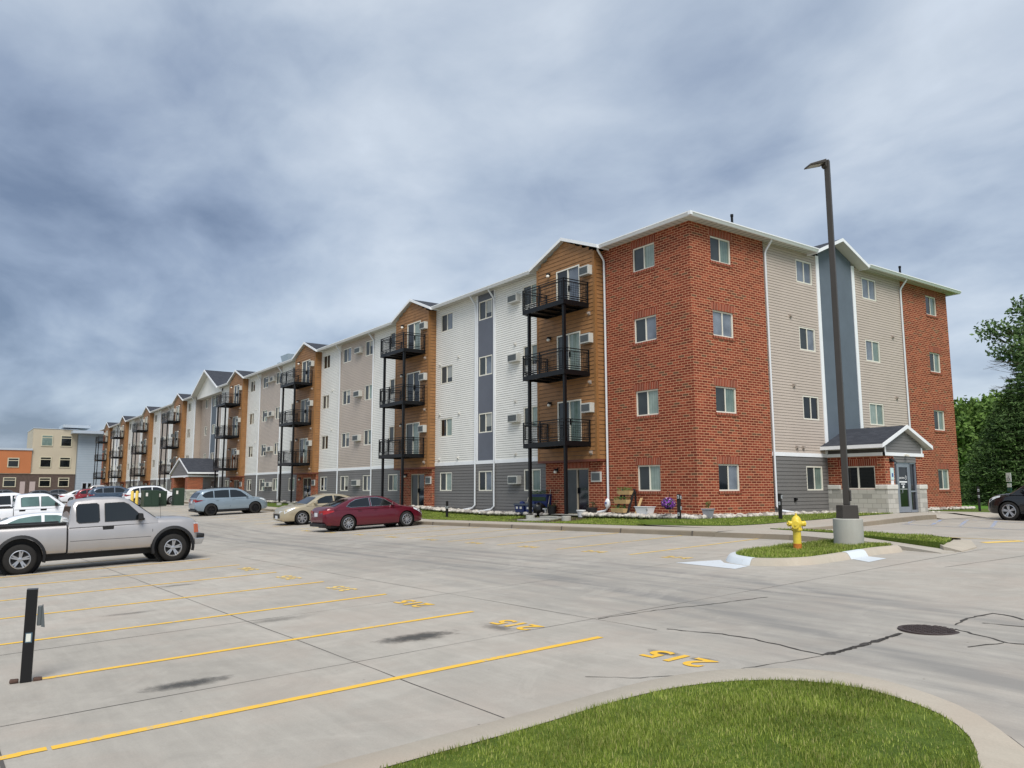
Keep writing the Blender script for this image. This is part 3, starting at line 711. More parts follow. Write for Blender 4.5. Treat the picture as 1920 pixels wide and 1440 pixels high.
def side():
    ys = [(1.2, 2.47), (18.3, 19.4)]
    hb = [(1.22, 2.49, WZ[0]+FL*f, WZ[1]+FL*f) for f in range(4)]; hc = [(18.3, 19.45, WZ[0]+FL*f, WZ[1]+FL*f) for f in range(4)]
    flatwall(EAST, 'brick_wall', brick, bld, 0, 4.61, -.6, ZT, hb, reveal=.12); flatwall(EAST, 'brick_wall', brick, bld, 15.75, 20.54, -.6, ZT, hc, reveal=.12)
    K = {0: [(P_dark, P_sky), (P_scr, P_teal), (P_sky, P_sky), (P_scr, P_teal)]}
    for f, h in enumerate(hb): window(EAST, bld, *h, inset=.07, kinds=K[0][f]); hdr(EAST, bld, h[0], h[1], h[3], h[2])
    for f, h in enumerate(hc): window(EAST, bld, *h, inset=.07, kinds=(P_dark if f == 3 else P_scr, P_teal)); hdr(EAST, bld, h[0], h[1], h[3], h[2])
    ha = [(6.92, 8.10, WZ[0]+FL*f, WZ[1]+FL*f) for f in range(4)]; hd = [(12.2, 13.45, WZ[0]+FL*f, WZ[1]+FL*f) for f in range(1, 4)]
    siding(EAST, 'tan_siding', tan_s, bld, 4.61, 8.40, 2.52, ZT, .120, [h for h in ha if h[2] > 2]); siding(EAST, 'tan_siding', tan_s, bld, 11.5, 15.75, 2.52, ZT, .120, hd)
    siding(EAST, 'grey_siding', grey_s, bld, 4.61, 8.53, -.6, 2.36, .155, ha[:1]); siding(EAST, 'grey_siding', grey_s, bld, 11.58, 15.75, -.6, 2.36, .155)
    for f, h in enumerate(ha): window(EAST, bld, *h, kinds=[(P_scr, P_teal), (P_dark, P_dark), (P_scr, P_sky), (P_sky, P_sky)][f])
    for f, h in enumerate(hd): window(EAST, bld, *h, kinds=[(P_cur, P_teal), (P_sky, P_teal), (P_sky, P_sky)][f])
    mb = MB(); EAST.box(mb, 4.61, 8.53, 2.36, 2.52, -.02, .03); EAST.box(mb, 11.58, 15.75, 2.36, 2.52, -.02, .03); mb.build('band_trim', wtrim, bld)
    mb = MB(); EAST.box(mb, 8.40, 8.62, 2.52, ZT+.02, 0, .05); EAST.box(mb, 11.30, 11.52, 2.52, ZT+.02, 0, .05); mb.build('corner_trim', wtrim, bld)
    # blue-grey fin under its gable
    mb = MB(); mb.poly([EAST.p(8.62, 2.5, .02), EAST.p(11.30, 2.5, .02), EAST.p(11.30, 11.70, .02), EAST.p(9.96, 12.28, .02), EAST.p(8.62, 11.70, .02)]); mb.build('blue_grey_panel', panel_g, bld)
    gable(bld, EAST, 9.93, 2.10, 11.52, 12.45, .52, -5.0)
    for u, k in ((4.66, 1), (15.66, 0)): downspout(bld, EAST, u, 0, 11.45, -.05, kick=k)
    for (u, z) in ((6.3, 8.45), (6.3, 5.4), (6.3, 2.75), (6.75, 2.75), (14.7, 8.45), (14.7, 5.4)): vent(EAST, bld, u, z, vent_t, .014)
    vent(EAST, bld, 6.0, .55, black_m, .016)
    # far sides, plain
    flatwall(Face('N', 20.54), 'rear_wall', tan_s, bld, XL, 0, -.75, ZT); flatwall(Face('W', XL), 'end_wall', brick, bld, 0, 20.54, -.75, ZT)
    # rooftop vents
    for (x, y) in ((-1.6, 4.7), (-1.6, 19.0)):
        mb = MB(); mb.lathe([(.055,-.3),(.055,1.0),(.07,1.01),(.07,1.12)], (x, y, 12.05), n=12); mb.build('vent_pipe', black_m, bld, smooth=True)
    galv = mat('galvanised', srgb(170,182,186), .35, .6)
    mb = MB(); mb.lathe([(.4,0),(.4,.35),(.6,.4),(.6,.6),(.4,.7)], (-54.3, 3.2, 12.6), n=20); mb.build('roof_fan', galv, bld, smooth=True)
    mb = MB(); mb.hexa([(-53.0,2.6,13.0),(-51.6,2.6,13.0),(-51.6,4.2,13.0),(-53.0,4.2,13.0),(-53.6,2.6,13.75),(-51.6,2.6,13.75),(-51.6,4.2,13.75),(-53.6,4.2,13.75)]); mb.build('exhaust_hood', galv, bld)

def roofs():
    x0, x1, y0, y1 = XL-.5, .5, -.5, 21.04; z = 11.60; s = .28; ym = (y0+y1)/2; h = z+s*(ym-y0); run = ym-y0
    mb = MB()
    cs = []
    for (a, b) in [(-9.13,-5.02), (-23.62,-19.53), (-41.05,-36.85), (-58.95,-54.7)]: cs += [(a-.38, b+.38), (XL-b-.38, XL-a+.38)]
    cs.append((XC-5.03, XC+5.03)); cs.sort(); segS = []; u = x0
    for a, b in cs+[(x1, x1)]:
        if a > u: segS.append((u, a))
        u = b
    segE = [(y0, 7.85), (12.01, y1)]
    zi = z+s*.5; ix0, ix1, iy0, iy1 = x0+.5, x1-.5, y0+.5, y1-.5
    A, B, C_, D = (ix0,iy0,zi), (ix1,iy0,zi), (ix1,iy1,zi), (ix0,iy1,zi); E_, F_ = (x0+run,ym,h), (x1-run,ym,h)
    mb.quad(A, B, F_, E_, uv=[(A[0],0),(B[0],0),(F_[0],run),(E_[0],run)]); mb.quad(C_, D, E_, F_, uv=[(0,0),(137,0),(127,run),(11,run)])
    mb.poly([B, C_, F_], uv=[(0,0),(21,0),(10,run)]); mb.poly([D, A, E_], uv=[(0,0),(21,0),(10,run)])
    sf = MB(); fa = MB()
    for (a, b) in segS:
        mb.quad((a,y0,z), (b,y0,z), (min(b,ix1) if b == x1 else b,iy0,zi), (max(a,ix0) if a == x0 else a,iy0,zi), uv=[(a,0),(b,0),(b,.5),(a,.5)])
        sf.quad((a,y0+.02,11.49), (a,.05,11.49), (b if b < x1 else b-.02,.05,11.49), (b if b < x1 else b-.02,y0+.02,11.49))
        fa.box(a, b, y0-.002, y0+.02, 11.45, 11.6)
    for (a, b) in segE:
        mb.quad((x1,a,z), (x1,b,z), (ix1,b if b < y1 else iy1,zi), (ix1,a if a > y0 else iy0,zi), uv=[(a,0),(b,0),(b,.5),(a,.5)])
        sf.quad((x1-.02,max(a,.05),11.49), (-.05,max(a,.05),11.49), (-.05,b-.02,11.49), (x1-.02,b-.02,11.49)); fa.box(x1-.02, x1+.002, a+.02, b, 11.45, 11.6)
    mb.quad((x1,y1,z), (x0,y1,z), D, C_, uv=[(0,0),(137,0),(137,.5),(0,.5)]); fa.box(x0, x1, y1-.02, y1, 11.45, 11.598)
    mb.build('roof', shingle, bld); sf.build('soffit', soffit, bld); fa.build('fascia', wtrim, bld)
    cb = MB(); cb.box(x1-.01, x1+.12, y0-.12, y0+.01, 11.45, 11.6); cb.build('gutter_corner', gutterm, bld)
    def inS(v): return any(a+.05 < v < b-.05 for a, b in segS)
    # soffit ribs
    rb = MB(); k = x0+.3
    while k < 0:
        if inS(k): rb.box(k, k+.02, y0+.06, .0, 11.478, 11.488)
        k += .30
    k = .3
    while k < 21:
        if not 7.8 < k < 12.05: rb.box(.0, x1-.06, k, k+.02, 11.476, 11.486)
        k += .30
    rb.build('soffit_rib', mat('soffit_groove', srgb(150,150,144), .7), bld)
    def gut(p, q):
        """ogee gutter section run from p to q, outward given"""
        (ax, ay), (bx, by), (ox, oy) = p, q, p
    prof = [(0,.13),(0,-.02),(.045,-.02),(.075,.03),(.095,.075),(.12,.085),(.12,.13),(.10,.13)]
    def run_g(axis, a, b, base, nm):
        mb = MB()
        for i in range(len(prof)-1):
            (d0, z0), (d1, z1) = prof[i], prof[i+1]
            if axis == 'S': mb.quad((a, base-d0, 11.47+z0), (b, base-d0, 11.47+z0), (b, base-d1, 11.47+z1), (a, base-d1, 11.47+z1))
            else: mb.quad((base+d0, a, 11.47+z0), (base+d0, b, 11.47+z0), (base+d1, b, 11.47+z1), (base+d1, a, 11.47+z1))
        for e in (a, b):
            if axis == 'S': mb.quad((e, base, 11.45), (e, base-.08, 11.46), (e, base-.12, 11.6), (e, base, 11.6))
            else: mb.quad((base, e, 11.45), (base+.08, e, 11.46), (base+.12, e, 11.6), (base, e, 11.6))
        mb.build(nm, gutterm, bld)
    cuts = []
    for (a, b) in [(-9.13,-5.02), (-23.62,-19.53), (-41.05,-36.85), (-58.95,-54.7)]: cuts += [(a-.40, b+.40), (XL-b-.40, XL-a+.40)]
    cuts += [(XC-5.05, XC+5.05)]; cuts.sort(); u = x0
    for a, b in cuts+[(x1-.005, x1-.005)]:
        if a > u: run_g('S', u, a, y0, 'gutter')
        u = b
    run_g('E', y0+.005, 7.83, x1, 'gutter'); run_g('E', 12.03, y1, x1, 'gutter')
    # middle gable
    hf = 5.05; gable(bld, SOUTH, XC, hf, 11.65, 13.95, .65, -7.5, fas=.2)
    mb = MB(); mb.poly([(XC-hf+.2, 0.02-.05, 11.2), (XC+hf-.2, -.03, 11.2), (XC+hf-.2, -.03, 11.6), (XC, -.03, 13.82), (XC-hf+.2, -.03, 11.6)]); mb.build('gable_wall', white_s, bld)
    mb = MB(); mb.quad((XC-5.3, -.02, 11.2), (XC-5.3, .62, 11.2), (XC+5.3, .62, 11.2), (XC+5.3, -.02, 11.2)); mb.build('gable_soffit', soffit, bld)

def porch_side():
    """brick and stone entry porch on the east side"""
    S = Face('S', 8.53); E = Face('E', 2.62); N = Face('N', 11.58)
    hw = (.62, 2.16, .98, 1.95)
    flatwall(S, 'porch_brick', brick, bld, 0.0, 2.62, .97, 2.36, [hw], reveal=.1); flatwall(E, 'porch_brick', brick, bld, 8.53, 9.24, .97, 2.10); flatwall(E, 'porch_brick', brick, bld, 11.0, 11.58, .97, 2.10)
    flatwall(E, 'porch_brick', brick, bld, 8.53, 9.24, 2.10, 2.36); flatwall(E, 'porch_brick', brick, bld, 11.0, 11.58, 2.10, 2.36)
    flatwall(N, 'porch_brick', brick, bld, 0, 2.62, -.5, 2.36)
    mb = MB(); S.box(mb, .5, 2.28, 1.955, 2.24, -.02, .006); mb.build('brick_lintel', soldier, bld)
    # window with one wide sash pair
    f = MB()
    for (p, q, c, e) in ((.62, 2.16, .98, 1.03), (.62, 2.16, 1.90, 1.95), (.62, .67, 1.03, 1.90), (2.11, 2.16, 1.03, 1.90), (1.36, 1.42, 1.03, 1.90)): S.box(f, p, q, c, e, -.1, -.03)
    f = f.build('porch_window', frame_m, bld)
    for i, (p, q) in enumerate(((.67, 1.36), (1.42, 2.11))): g = MB(); S.q(g, p, q, 1.03, 1.90, -.07); g.build('window_pane', P_door if i == 0 else P_dark, f)
    # stone base, proud of the brick
    st = MB(); S.box(st, 0, 2.70, -.35, .97, 0, .08); E.box(st, 8.455, 9.24, -.35, .97, -.3, .083); E.box(st, 11.0, 11.62, -.35, .97, -.3, .083); st.build('stone_base', stone, bld)
    cp = MB(); S.box(cp, -.0, .60, .972, 1.16, -.02, .12); S.box(cp, 2.18, 2.60, .972, 1.16, -.02, .12); E.box(cp, 8.408, 9.24, .970, 1.163, -.3, .124); E.box(cp, 11.0, 11.66, .970, 1.163, -.3, .124); cp.build('stone_cap', mat('cap_stone', srgb(208,205,196), .8, var=.08, vs=6), bld, bevel=.03)
    # white band, dark siding over the door and in the gable
    mb = MB(); S.box(mb, 0, 2.68, 2.36, 2.50, -.02, .05); E.box(mb, 8.48, 11.63, 2.36, 2.50, -.05, .055); mb.build('band_trim', wtrim, bld)
    siding(E, 'porch_siding', grey_s, bld, 9.24, 11.0, 2.10, 2.36, .13); 
    siding(E, 'porch_siding', grey_s, bld, 8.6, 11.5, 2.50, 3.5, .13, clip=lambda z: (10.05-(3.50-z)/.42, 10.05+(3.50-z)/.42))
    bk = MB(); bk.poly([E.p(8.55, 2.5, .001), E.p(11.55, 2.5, .001), E.p(11.55, 2.72, .001), E.p(10.05, 3.50, .001), E.p(8.55, 2.72, .001)]); bk.build('gable_backing', grey_s, bld)
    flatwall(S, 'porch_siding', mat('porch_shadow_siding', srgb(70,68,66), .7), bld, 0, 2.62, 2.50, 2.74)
    mb = MB(); E.box(mb, 8.53, 8.62, 2.5, 2.75, 0, .03); E.box(mb, 11.49, 11.58, 2.5, 2.75, 0, .03); mb.build('corner_trim', wtrim, bld)
    sf = MB(); sf.quad((0,8.05,2.66),(0,12.05,2.66),(2.6,12.05,2.66),(2.6,8.05,2.66)); sf.build('porch_soffit', soffit, bld)
    gable(bld, EAST, 10.05, 2.02, 2.80, 3.64, 2.86, -.01)
    # aluminium door set
    al = mat('brushed_aluminium', srgb(150,156,166), .4, .5)
    fr = MB()
    for (p, q, c, e) in ((9.24, 9.29, 0, 2.1), (9.44, 9.50, 0, 2.1), (10.44, 10.50, 0, 2.1), (10.94, 11.0, 0, 2.1), (9.29, 10.94, 2.04, 2.1), (9.29, 9.44, 0, .1), (10.50, 10.94, 0, .1), (9.29, 9.44, .85, .91), (10.50, 10.94, .85, .91)): E.box(fr, p, q, c, e, -.12, -.02)
    fr.build('door_frame', al, bld)
    g = MB(); E.q(g, 9.29, 9.44, .1, 2.04, -.08); E.q(g, 10.50, 10.94, .1, 2.04, -.08); g.build('sidelight', P_door, bld)
    d = MB()
    for (p, q, c, e) in ((9.505, 10.435, .01, .24), (9.505, 10.435, 1.90, 2.035), (9.505, 9.62, .24, 1.90), (10.32, 10.435, .24, 1.90)): E.box(d, p, q, c, e, -.10, -.03)
    d = d.build('entrance_door', al, bld)
    g = MB(); E.q(g, 9.62, 10.32, .24, 1.90, -.06); g.build('door_glass', P_dark, d)
    h = MB(); h.tube([E.p(9.68, .82, -.03), E.p(9.68, .82, .05), E.p(9.68, 1.08, .05), E.p(9.68, 1.08, -.03)], .014, 8); h.build('handle', chrome, d, smooth=True)
    wl = mat('vinyl_lettering', srgb(230,232,232), .5)
    rot = (PI/2, 0, PI/2)
    text_obj('door_lettering', "BUILDING", .105, wl, (2.568, 9.87, 1.44), rot, d); text_obj('door_number', "3", .24, wl, (2.568, 10.20, 1.45), rot, d)
    t = MB(); E.box(t, 9.66, 10.28, 1.25, 1.31, -.058, -.052); t.box(2.562, 2.568, 9.80, 10.10, 1.17, 1.21); t.box(2.562, 2.568, 9.9, 10.02, 1.02, 1.09); t.poly([(2.568,9.87,1.09),(2.568,10.05,1.09),(2.568,9.96,1.15)]); E.box(t, 9.66, 10.28, .97, .985, -.058, -.052); t.build('door_decal', wl, d)
    # notice boards by the door
    b = MB(); E.box(b, 8.86, 9.10, 1.36, 1.86, .01, .035); b = b.build('notice_board', mat('notice_paper', srgb(196,222,220), .5), bld)
    p_ = MB(); E.box(p_, 8.93, 9.04, 1.48, 1.64, .036, .040); p_.build('blue_notice', mat('notice_blue', srgb(60,90,150), .5), b)
    b = MB(); E.box(b, 8.87, 9.10, 1.0+.17, 1.34, .01, .02); b.build('paper_notice', mat('paper', srgb(226,226,226), .6), bld)
    # wall pack lamp and camera
    mb = MB(); mb.hexa([E.p(8.85,2.10,0), E.p(9.1,2.10,0), E.p(9.1,2.10,.2), E.p(8.85,2.10,.2), E.p(8.85,2.26,0), E.p(9.1,2.26,0), E.p(9.1,2.22,.06), E.p(8.85,2.22,.06)]); mb.build('wall_pack_lamp', black_m, bld, recalc=True)
    mb = MB(); E.box(mb, 10.0, 10.16, 2.38, 2.44, .06, .16); mb.tube([E.p(10.08, 2.40, .14), E.p(9.95, 2.36, .28)], .03, 8); mb.build('security_camera', frame_m, bld)

def porch_middle():
    """larger drive-side canopy at the middle entrance"""
    xa, xb = -72.2, -64.43; y = -2.74; F = Face('S', y)
    gable(bld, SOUTH, (xa+xb)/2, (xb-xa)/2, 2.80, 4.35, 2.74, -.6, fas=.17)
    l, r = xa+.5, xb-.35
    siding(Face('S', y+.12), 'canopy_siding', grey_s, bld, l, r, 2.5, 4.1, .15, clip=lambda z: ((xa+xb)/2-(4.12-z)/.40, (xa+xb)/2+(4.12-z)/.40))
    mb = MB(); mb.box(l-.05, r+.05, y+.05, y+.2, 2.34, 2.5); mb.box(r-.1, r+.05, y+.2, .6, 2.34, 2.5); mb.build('canopy_beam', wtrim, bld)
    fl = MB(); fl.quad((l,y+.2,2.45),(l,.6,2.45),(r,.6,2.45),(r,y+.2,2.45)); fl.build('canopy_soffit', soffit, bld)
    for (p, q) in ((l, l+1.0), (r-1.0, r)):
        f = Face('S', y+.1)
        flatwall(f, 'canopy_pillar', brick, bld, p, q, .95, 2.34); flatwall(Face('E', q), 'canopy_pillar', brick, bld, y+.1, y+1.3 if p == l else y+1.6, .95, 2.34); flatwall(Face('W', p), 'canopy_pillar', brick, bld, y+.1, y+1.3, .95, 2.34)
        s = MB(); s.box(p-.08, q+.08, y+.02, y+1.35 if p == l else y+1.7, -.6, .93); s.build('stone_base', stone, bld); c = MB(); c.box(p-.12, q+.12, y-.02, y+1.39 if p == l else y+1.74, .93, 1.06); c.build('stone_cap', MAT['cap_stone'], bld)
    d = MB(); d.box(-68.0, -66.6, .55, .6, -.3, 2.1); d = d.build('lobby_door', MAT['brushed_aluminium'], bld)
    for x in (-67.95, -67.28): g = MB(); g.box(x+.08, x+.56, .53, .548, 0, 1.95); g.build('door_glass', P_dark, d)
def split_loose(o):
    bm = bmesh.new(); bm.from_mesh(o.data); bm.faces.ensure_lookup_table(); seen = set(); isl = []
    for f in bm.faces:
        if f.index in seen: continue
        st_ = [f]; seen.add(f.index); grp = []
        while st_:
            g = st_.pop(); grp.append(g.index)
            for ed in g.edges:
                for h in ed.link_faces:
                    if h.index not in seen: seen.add(h.index); st_.append(h)
        isl.append(grp)
    bm.free()
    if len(isl) < 2: return
    src = o.data
    for k, grp in enumerate(isl):
        bm = bmesh.new(); bm.from_mesh(src); keep = set(grp); bm.faces.ensure_lookup_table()
        bmesh.ops.delete(bm, geom=[f for f in bm.faces if f.index not in keep], context='FACES'); me = src.copy(); bm.to_mesh(me); bm.free()
        if k == 0: o.data = me
        else: n = o.copy(); n.data = me; C.objects.link(n)
front(); side(); roofs(); porch_side(); porch_middle()
if EXTRA.v:
    o = EXTRA.build('far_windows', frame_m, bld); tag(o, kind='stuff'); o2 = EXTRA_P.build('far_window_panes', P_scr, bld); tag(o2, kind='stuff')
# the sides under the porch light: end of building
# ------------------------------------------------------------------ ground
def st(o, name=None): return tag(o, kind='structure')
def lin(a, b, n): return [a+(b-a)*i/n for i in range(n+1)]
def sheet(name, m, xs, ys, zf, smooth=True):
    mb = MB(); n = len(ys)
    for x in xs:
        for y in ys: mb.v.append((x, y, zf(x, y)))
    for i in range(len(xs)-1):
        for j in range(n-1): mb.f.append((i*n+j, (i+1)*n+j, (i+1)*n+j+1, i*n+j+1)); mb.uv.append([(0,0)]*4)
    return mb.build(name, m, smooth=smooth)
def strip_rows(name, m, rows, smooth=False, kind='structure'):
    """rows: lists of 3-D points, the same count in each"""
    mb = MB(); n = len(rows[0])
    for r in rows: mb.v += [tuple(p) for p in r]
    for i in range(len(rows)-1):
        for j in range(n-1): mb.f.append((i*n+j, (i+1)*n+j, (i+1)*n+j+1, i*n+j+1)); mb.uv.append([(0,0)]*4)
    o = mb.build(name, m, smooth=smooth, recalc=False)
    me = o.data
    if sum(p.normal.z*p.area for p in me.polygons) < 0: me.flip_normals()
    return tag(o, kind=kind)
def fillpoly(name, m, pts, zf, kind='structure', sub=0, skirt=0):
    me = bpy.data.meshes.new(name); bm = bmesh.new()
    vs = [bm.verts.new((x, y, zf(x, y))) for x, y in pts]; f = bm.faces.new(vs)
    if f.normal.z < 0: f.normal_flip()
    bmesh.ops.triangulate(bm, faces=[f])
    if sub:
        bmesh.ops.subdivide_edges(bm, edges=bm.edges[:], cuts=sub, use_grid_fill=True)
        for v in bm.verts: v.co.z = zf(v.co.x, v.co.y)
    bm.normal_update()
    for f in bm.faces:
        if f.normal.z < 0: f.normal_flip()
    if skirt:
        be = [x for x in bm.edges if x.is_boundary]; ex = bmesh.ops.extrude_edge_only(bm, edges=be)
        for v in ex['geom']:
            if isinstance(v, bmesh.types.BMVert): v.co.z -= skirt
    bm.to_mesh(me); bm.free(); me.materials.append(m)
    o = bpy.data.objects.new(name, me); C.objects.link(o); return tag(o, kind=kind) if kind else o
xs = lin(-260, -60, 50)+lin(-58, 24, 82)[0:]+lin(28, 80, 13); ys = lin(-130, -46, 12)+lin(-44, 12, 112)
xs = sorted(set(round(x, 3) for x in xs)); ys = sorted(set(round(y, 3) for y in ys))
st(sheet('parking_lot', conc, xs, ys, T))
# lawns and the land beyond
gz = lambda x, y: -.10+.0006*max(0, y-30)
st(sheet('lawn', turf_far, [-400, -300, -200, -140, -137.2], lin(-2.9, 400, 30), gz)); 
st(sheet('lawn', turf_far, [-.6]+lin(2, 60, 29)+lin(80, 500, 12), [13.4]+lin(15, 60, 30)+lin(80, 500, 12), lambda x, y: -.09+.0006*max(0, y-30)+.02*math.sin(x*.3)*math.sin(y*.21)))
st(sheet('lawn', turf_far, lin(-137.2, -.6, 4), lin(21, 400, 12), gz))
st(sheet('lawn', turf_far, lin(80.1, 500, 6), lin(-300, 13.4, 10), lambda x, y: -.2))
st(sheet('ground', turf_far, [-2500, -260.2, 80.2, 2500], [-2500, -1200, -300, 0, 600, 2500], lambda x, y: -2.4 if y < 400 else -.6))
# front walk, kerb and lawn
zw = lambda x: T(x, -4.9)+.15
X = lin(-137, 4.9, 180)
strip_rows('sidewalk', walkm, [[(x, -4.86, zw(x)), (x, -4.1, zw(x)+.012), (x, -3.4, zw(x)+.02)] for x in X])
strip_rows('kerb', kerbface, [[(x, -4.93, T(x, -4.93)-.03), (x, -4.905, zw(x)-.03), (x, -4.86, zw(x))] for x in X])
for x in lin(-60, 4, 21): fillj = MB().box(x, x+.015, -4.945, -4.88, T(x, -4.93), zw(x)-.004).build('kerb_joint', crackm); fillj['kind'] = 'structure'
def lawn_z(x, y):
    a = zw(min(x, 4.9))+.03; b = wallbase(min(x, 0))-.03; t = max(0, min(1, (y+3.4)/2.9)); return a+(b-a)*t-(.07-.012*math.sin(x*1.7))*math.sin(t*PI)
Xl = lin(-137, 0, 200); strip_rows('front_lawn', turf, [[(x, y, lawn_z(x, y)) for y in (-3.4, -3.38, -2.6, -1.8, -1.2, -.6, 0.05)] for x in Xl], smooth=True)
# east side: lawn corner, walk
def W(x, y): return zw(4.9)+.0+(-.01-zw(4.9))*ss(y, -2, 8.3)
le = [(-3.4,0.6),(-3.1,1.5),(-2.6,2.3),(-1.8,2.95),(-.5,3.05),(1,3.0),(2.4,3.05),(3.7,3.1),(5.4,3.1),(7,3.05),(8.45,2.9)]
strip_rows('east_lawn', turf, [[(0.0 if y > -3 else 0.0, y, wallbase(0)), (x*.5, y, (wallbase(0)+W(x,y)+.02)/2+.02), (x, y, W(x, y)+.012)] for y, x in le], smooth=True)
xr = lambda y: 5.6-.09*(y+3.4) if y < 7.5 else 4.62
wr = []
for y in lin(-3.4, 8.4, 40):
    xl = float(np.interp(y, [a for a, b in le], [b for a, b in le])); r_ = xr(y); wr.append([(xl, y, W(xl, y)), (r_-.05, y, max(W(r_, y), T(r_, y)+.012))])
strip_rows('east_walk', walkm, wr)
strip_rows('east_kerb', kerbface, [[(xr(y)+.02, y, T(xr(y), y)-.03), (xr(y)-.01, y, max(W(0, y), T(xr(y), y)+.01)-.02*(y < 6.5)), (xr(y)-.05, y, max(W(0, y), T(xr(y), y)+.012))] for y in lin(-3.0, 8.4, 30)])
strip_rows('entry_apron', walkm, [[(2.3, y, -.012), (3.6, y, -.03), (4.9, y, T(4.9, y)+.012)] for y in lin(8.4, 11.3, 8)])
strip_rows('north_walk', walkm, [[(x, y, (T(4.9, y)+.012 if (x > 4.4 and y < 11.5) else -.02 if x < 4.4 else T(x, 11.6)+.15) if y < 11.5 else (-.02 if x < 4.4 else min(-.02, T(x, 11.6)+.15))) for y in (11.3, 11.62, 13.42)] for x in (2.0, 3.0, 4.0, 5.2, 6, 9, 14, 20, 30)])
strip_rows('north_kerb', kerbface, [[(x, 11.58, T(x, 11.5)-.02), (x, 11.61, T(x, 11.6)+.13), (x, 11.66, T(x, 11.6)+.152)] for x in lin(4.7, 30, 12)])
strip_rows('entry_lawn', turf, [[(.0, y, -.05), (2.3, y, -.04)] for y in (11.6, 13.5)])
strip_rows('entry_lawn', turf, [[(-.6, y, -.09), (4.2, y, -.03)] for y in (13.38, 21.5)])
# walk tongue between the two planted islands
Z13 = lambda x, y: T(x, y)+.13
fillpoly('sidewalk', walkm, [(4.85,-4.86),(7.3,-4.86),(8.1,-5.12),(9.0,-5.5),(9.8,-5.72),(10.6,-5.95),(11.9,-6.35),(12.1,-6.1),(11.75,-5.72),(8.08,-4.0),(5.57,-3.33),(4.85,-3.4)], lambda x, y: Z13(x, y)-.115*ss(x, 10.2, 11.9), skirt=.25)
strip_rows('kerb', kerbface, [[(x, y-.05, T(x, y)-.03), (x, y, Z13(x, y)+.002)] for x, y in [(4.85,-4.9),(6,-4.89),(7.3,-4.885),(8.1,-5.145),(9.0,-5.52)]])
fillpoly('grass_strip', turf, [(5.57,-3.33),(8.08,-4.0),(11.6,-5.6),(11.3,-4.6),(10.6,-4.12),(8.64,-3.63)], lambda x, y: Z13(x, y)+.02-.08*ss(x, 11.2, 11.8)*0, skirt=.25)
P_ = [(5.5,-3.30),(7.0,-3.42),(8.64,-3.58),(10.6,-4.05),(11.35,-4.45),(11.72,-5.0),(11.85,-5.7)]
strip_rows('kerb', kerbface, [[(x, y, Z13(x, y)+.022), (x+.03, y+.10, Z13(x, y)+.01), (x+.06, y+.16, T(x, y)-.02)] for x, y in P_[:-2]])
fillpoly('kerb_nose', curbm, [(11.2,-4.25),(11.6,-4.35),(12.0,-5.0),(12.1,-5.9),(11.72,-5.85),(11.50,-5.55),(11.45,-5.0)], lambda x, y: Z13(x, y)-.02-.09*ss(x, 11.6, 12.1), skirt=.25)
# hydrant island
O = [(8.72,-8.9),(8.78,-7.6),(8.92,-6.4),(9.12,-5.72),(9.9,-5.86),(10.7,-6.05),(11.2,-6.3),(11.0,-7.1),(11.02,-8.2),(10.98,-9.3),(10.65,-9.85),(10.0,-10.15),(9.25,-9.85),(8.85,-9.4)]
def resample(P, n, closed=True):
    Q = [Vector((*p, 0)) for p in P]+([Vector((*P[0], 0))] if closed else []); d = [0]
    for a, b in zip(Q, Q[1:]): d.append(d[-1]+(b-a).length)
    out = []
    for i in range(n if closed else n+1):
        t = d[-1]*i/n; k = max(j for j in range(len(d)-1) if d[j] <= t+1e-9); f = (t-d[k])/(d[k+1]-d[k]); out.append(Q[k].lerp(Q[k+1], f))
    return out
def smoothloop(Q, it=3):
    n = len(Q)
    for _ in range(it): Q = [(Q[i-1]+Q[i]*2+Q[(i+1)%n])/4 for i in range(n)]
    return Q
def inset(Q, d):
    n = len(Q); c = sum(Q, Vector())/n; out = []
    for i in range(n):
        t = (Q[(i+1)%n]-Q[i-1]).normalized(); nn = Vector((-t.y, t.x, 0))
        if nn.dot(c-Q[i]) < 0: nn = -nn
        out.append(Q[i]+nn*d)
    return out
OL = smoothloop(resample(O, 90))
def ringpt(Qs, i):
    o, t, b = Qs; k = i % len(o)
    return [(o[k].x, o[k].y, T(o[k].x, o[k].y)-.02), (t[k].x, t[k].y, Z13(t[k].x, t[k].y)-.03), (t[k].x*.7+b[k].x*.3, t[k].y*.7+b[k].y*.3, Z13(t[k].x, t[k].y)), (b[k].x, b[k].y, Z13(b[k].x, b[k].y)+.005)]
QS = (OL, inset(OL, .07), inset(OL, .22))
strip_rows('island_kerb', curbm, [ringpt(QS, i) for i in range(91)], smooth=True)
IG = inset(OL, .21); fillpoly('island_grass', turf, [(p.x, p.y) for p in IG], lambda x, y: Z13(x, y)+.0, sub=0)
def painted(a, b):
    rows = []
    for i in range(a, b+1):
        r = ringpt(QS, i); rows.append([(x, y, z) for x, y, z in r]); c = Vector((9.9, -8, 0))
        rows[-1] = [(p[0]+(p[0]-9.9)*.004, p[1]+(p[1]+8)*.003, p[2]+.004) for p in r]
    return strip_rows('painted_kerb', whp, rows, smooth=True)
def near_i(x, y): return min(range(90), key=lambda i: (OL[i]-Vector((x, y, 0))).length)
i0, i1 = near_i(8.75, -9.0), near_i(10.0, -10.13)
if i1 < i0: i1 += 90
if i1-i0 > 45: i0, i1 = i1, i0+90
painted(i0, i1)
i0, i1 = sorted((near_i(11.0, -7.55), near_i(11.02, -8.15))); painted(i0, i1)
M4 = lambda x, y: T(x, y)+.005
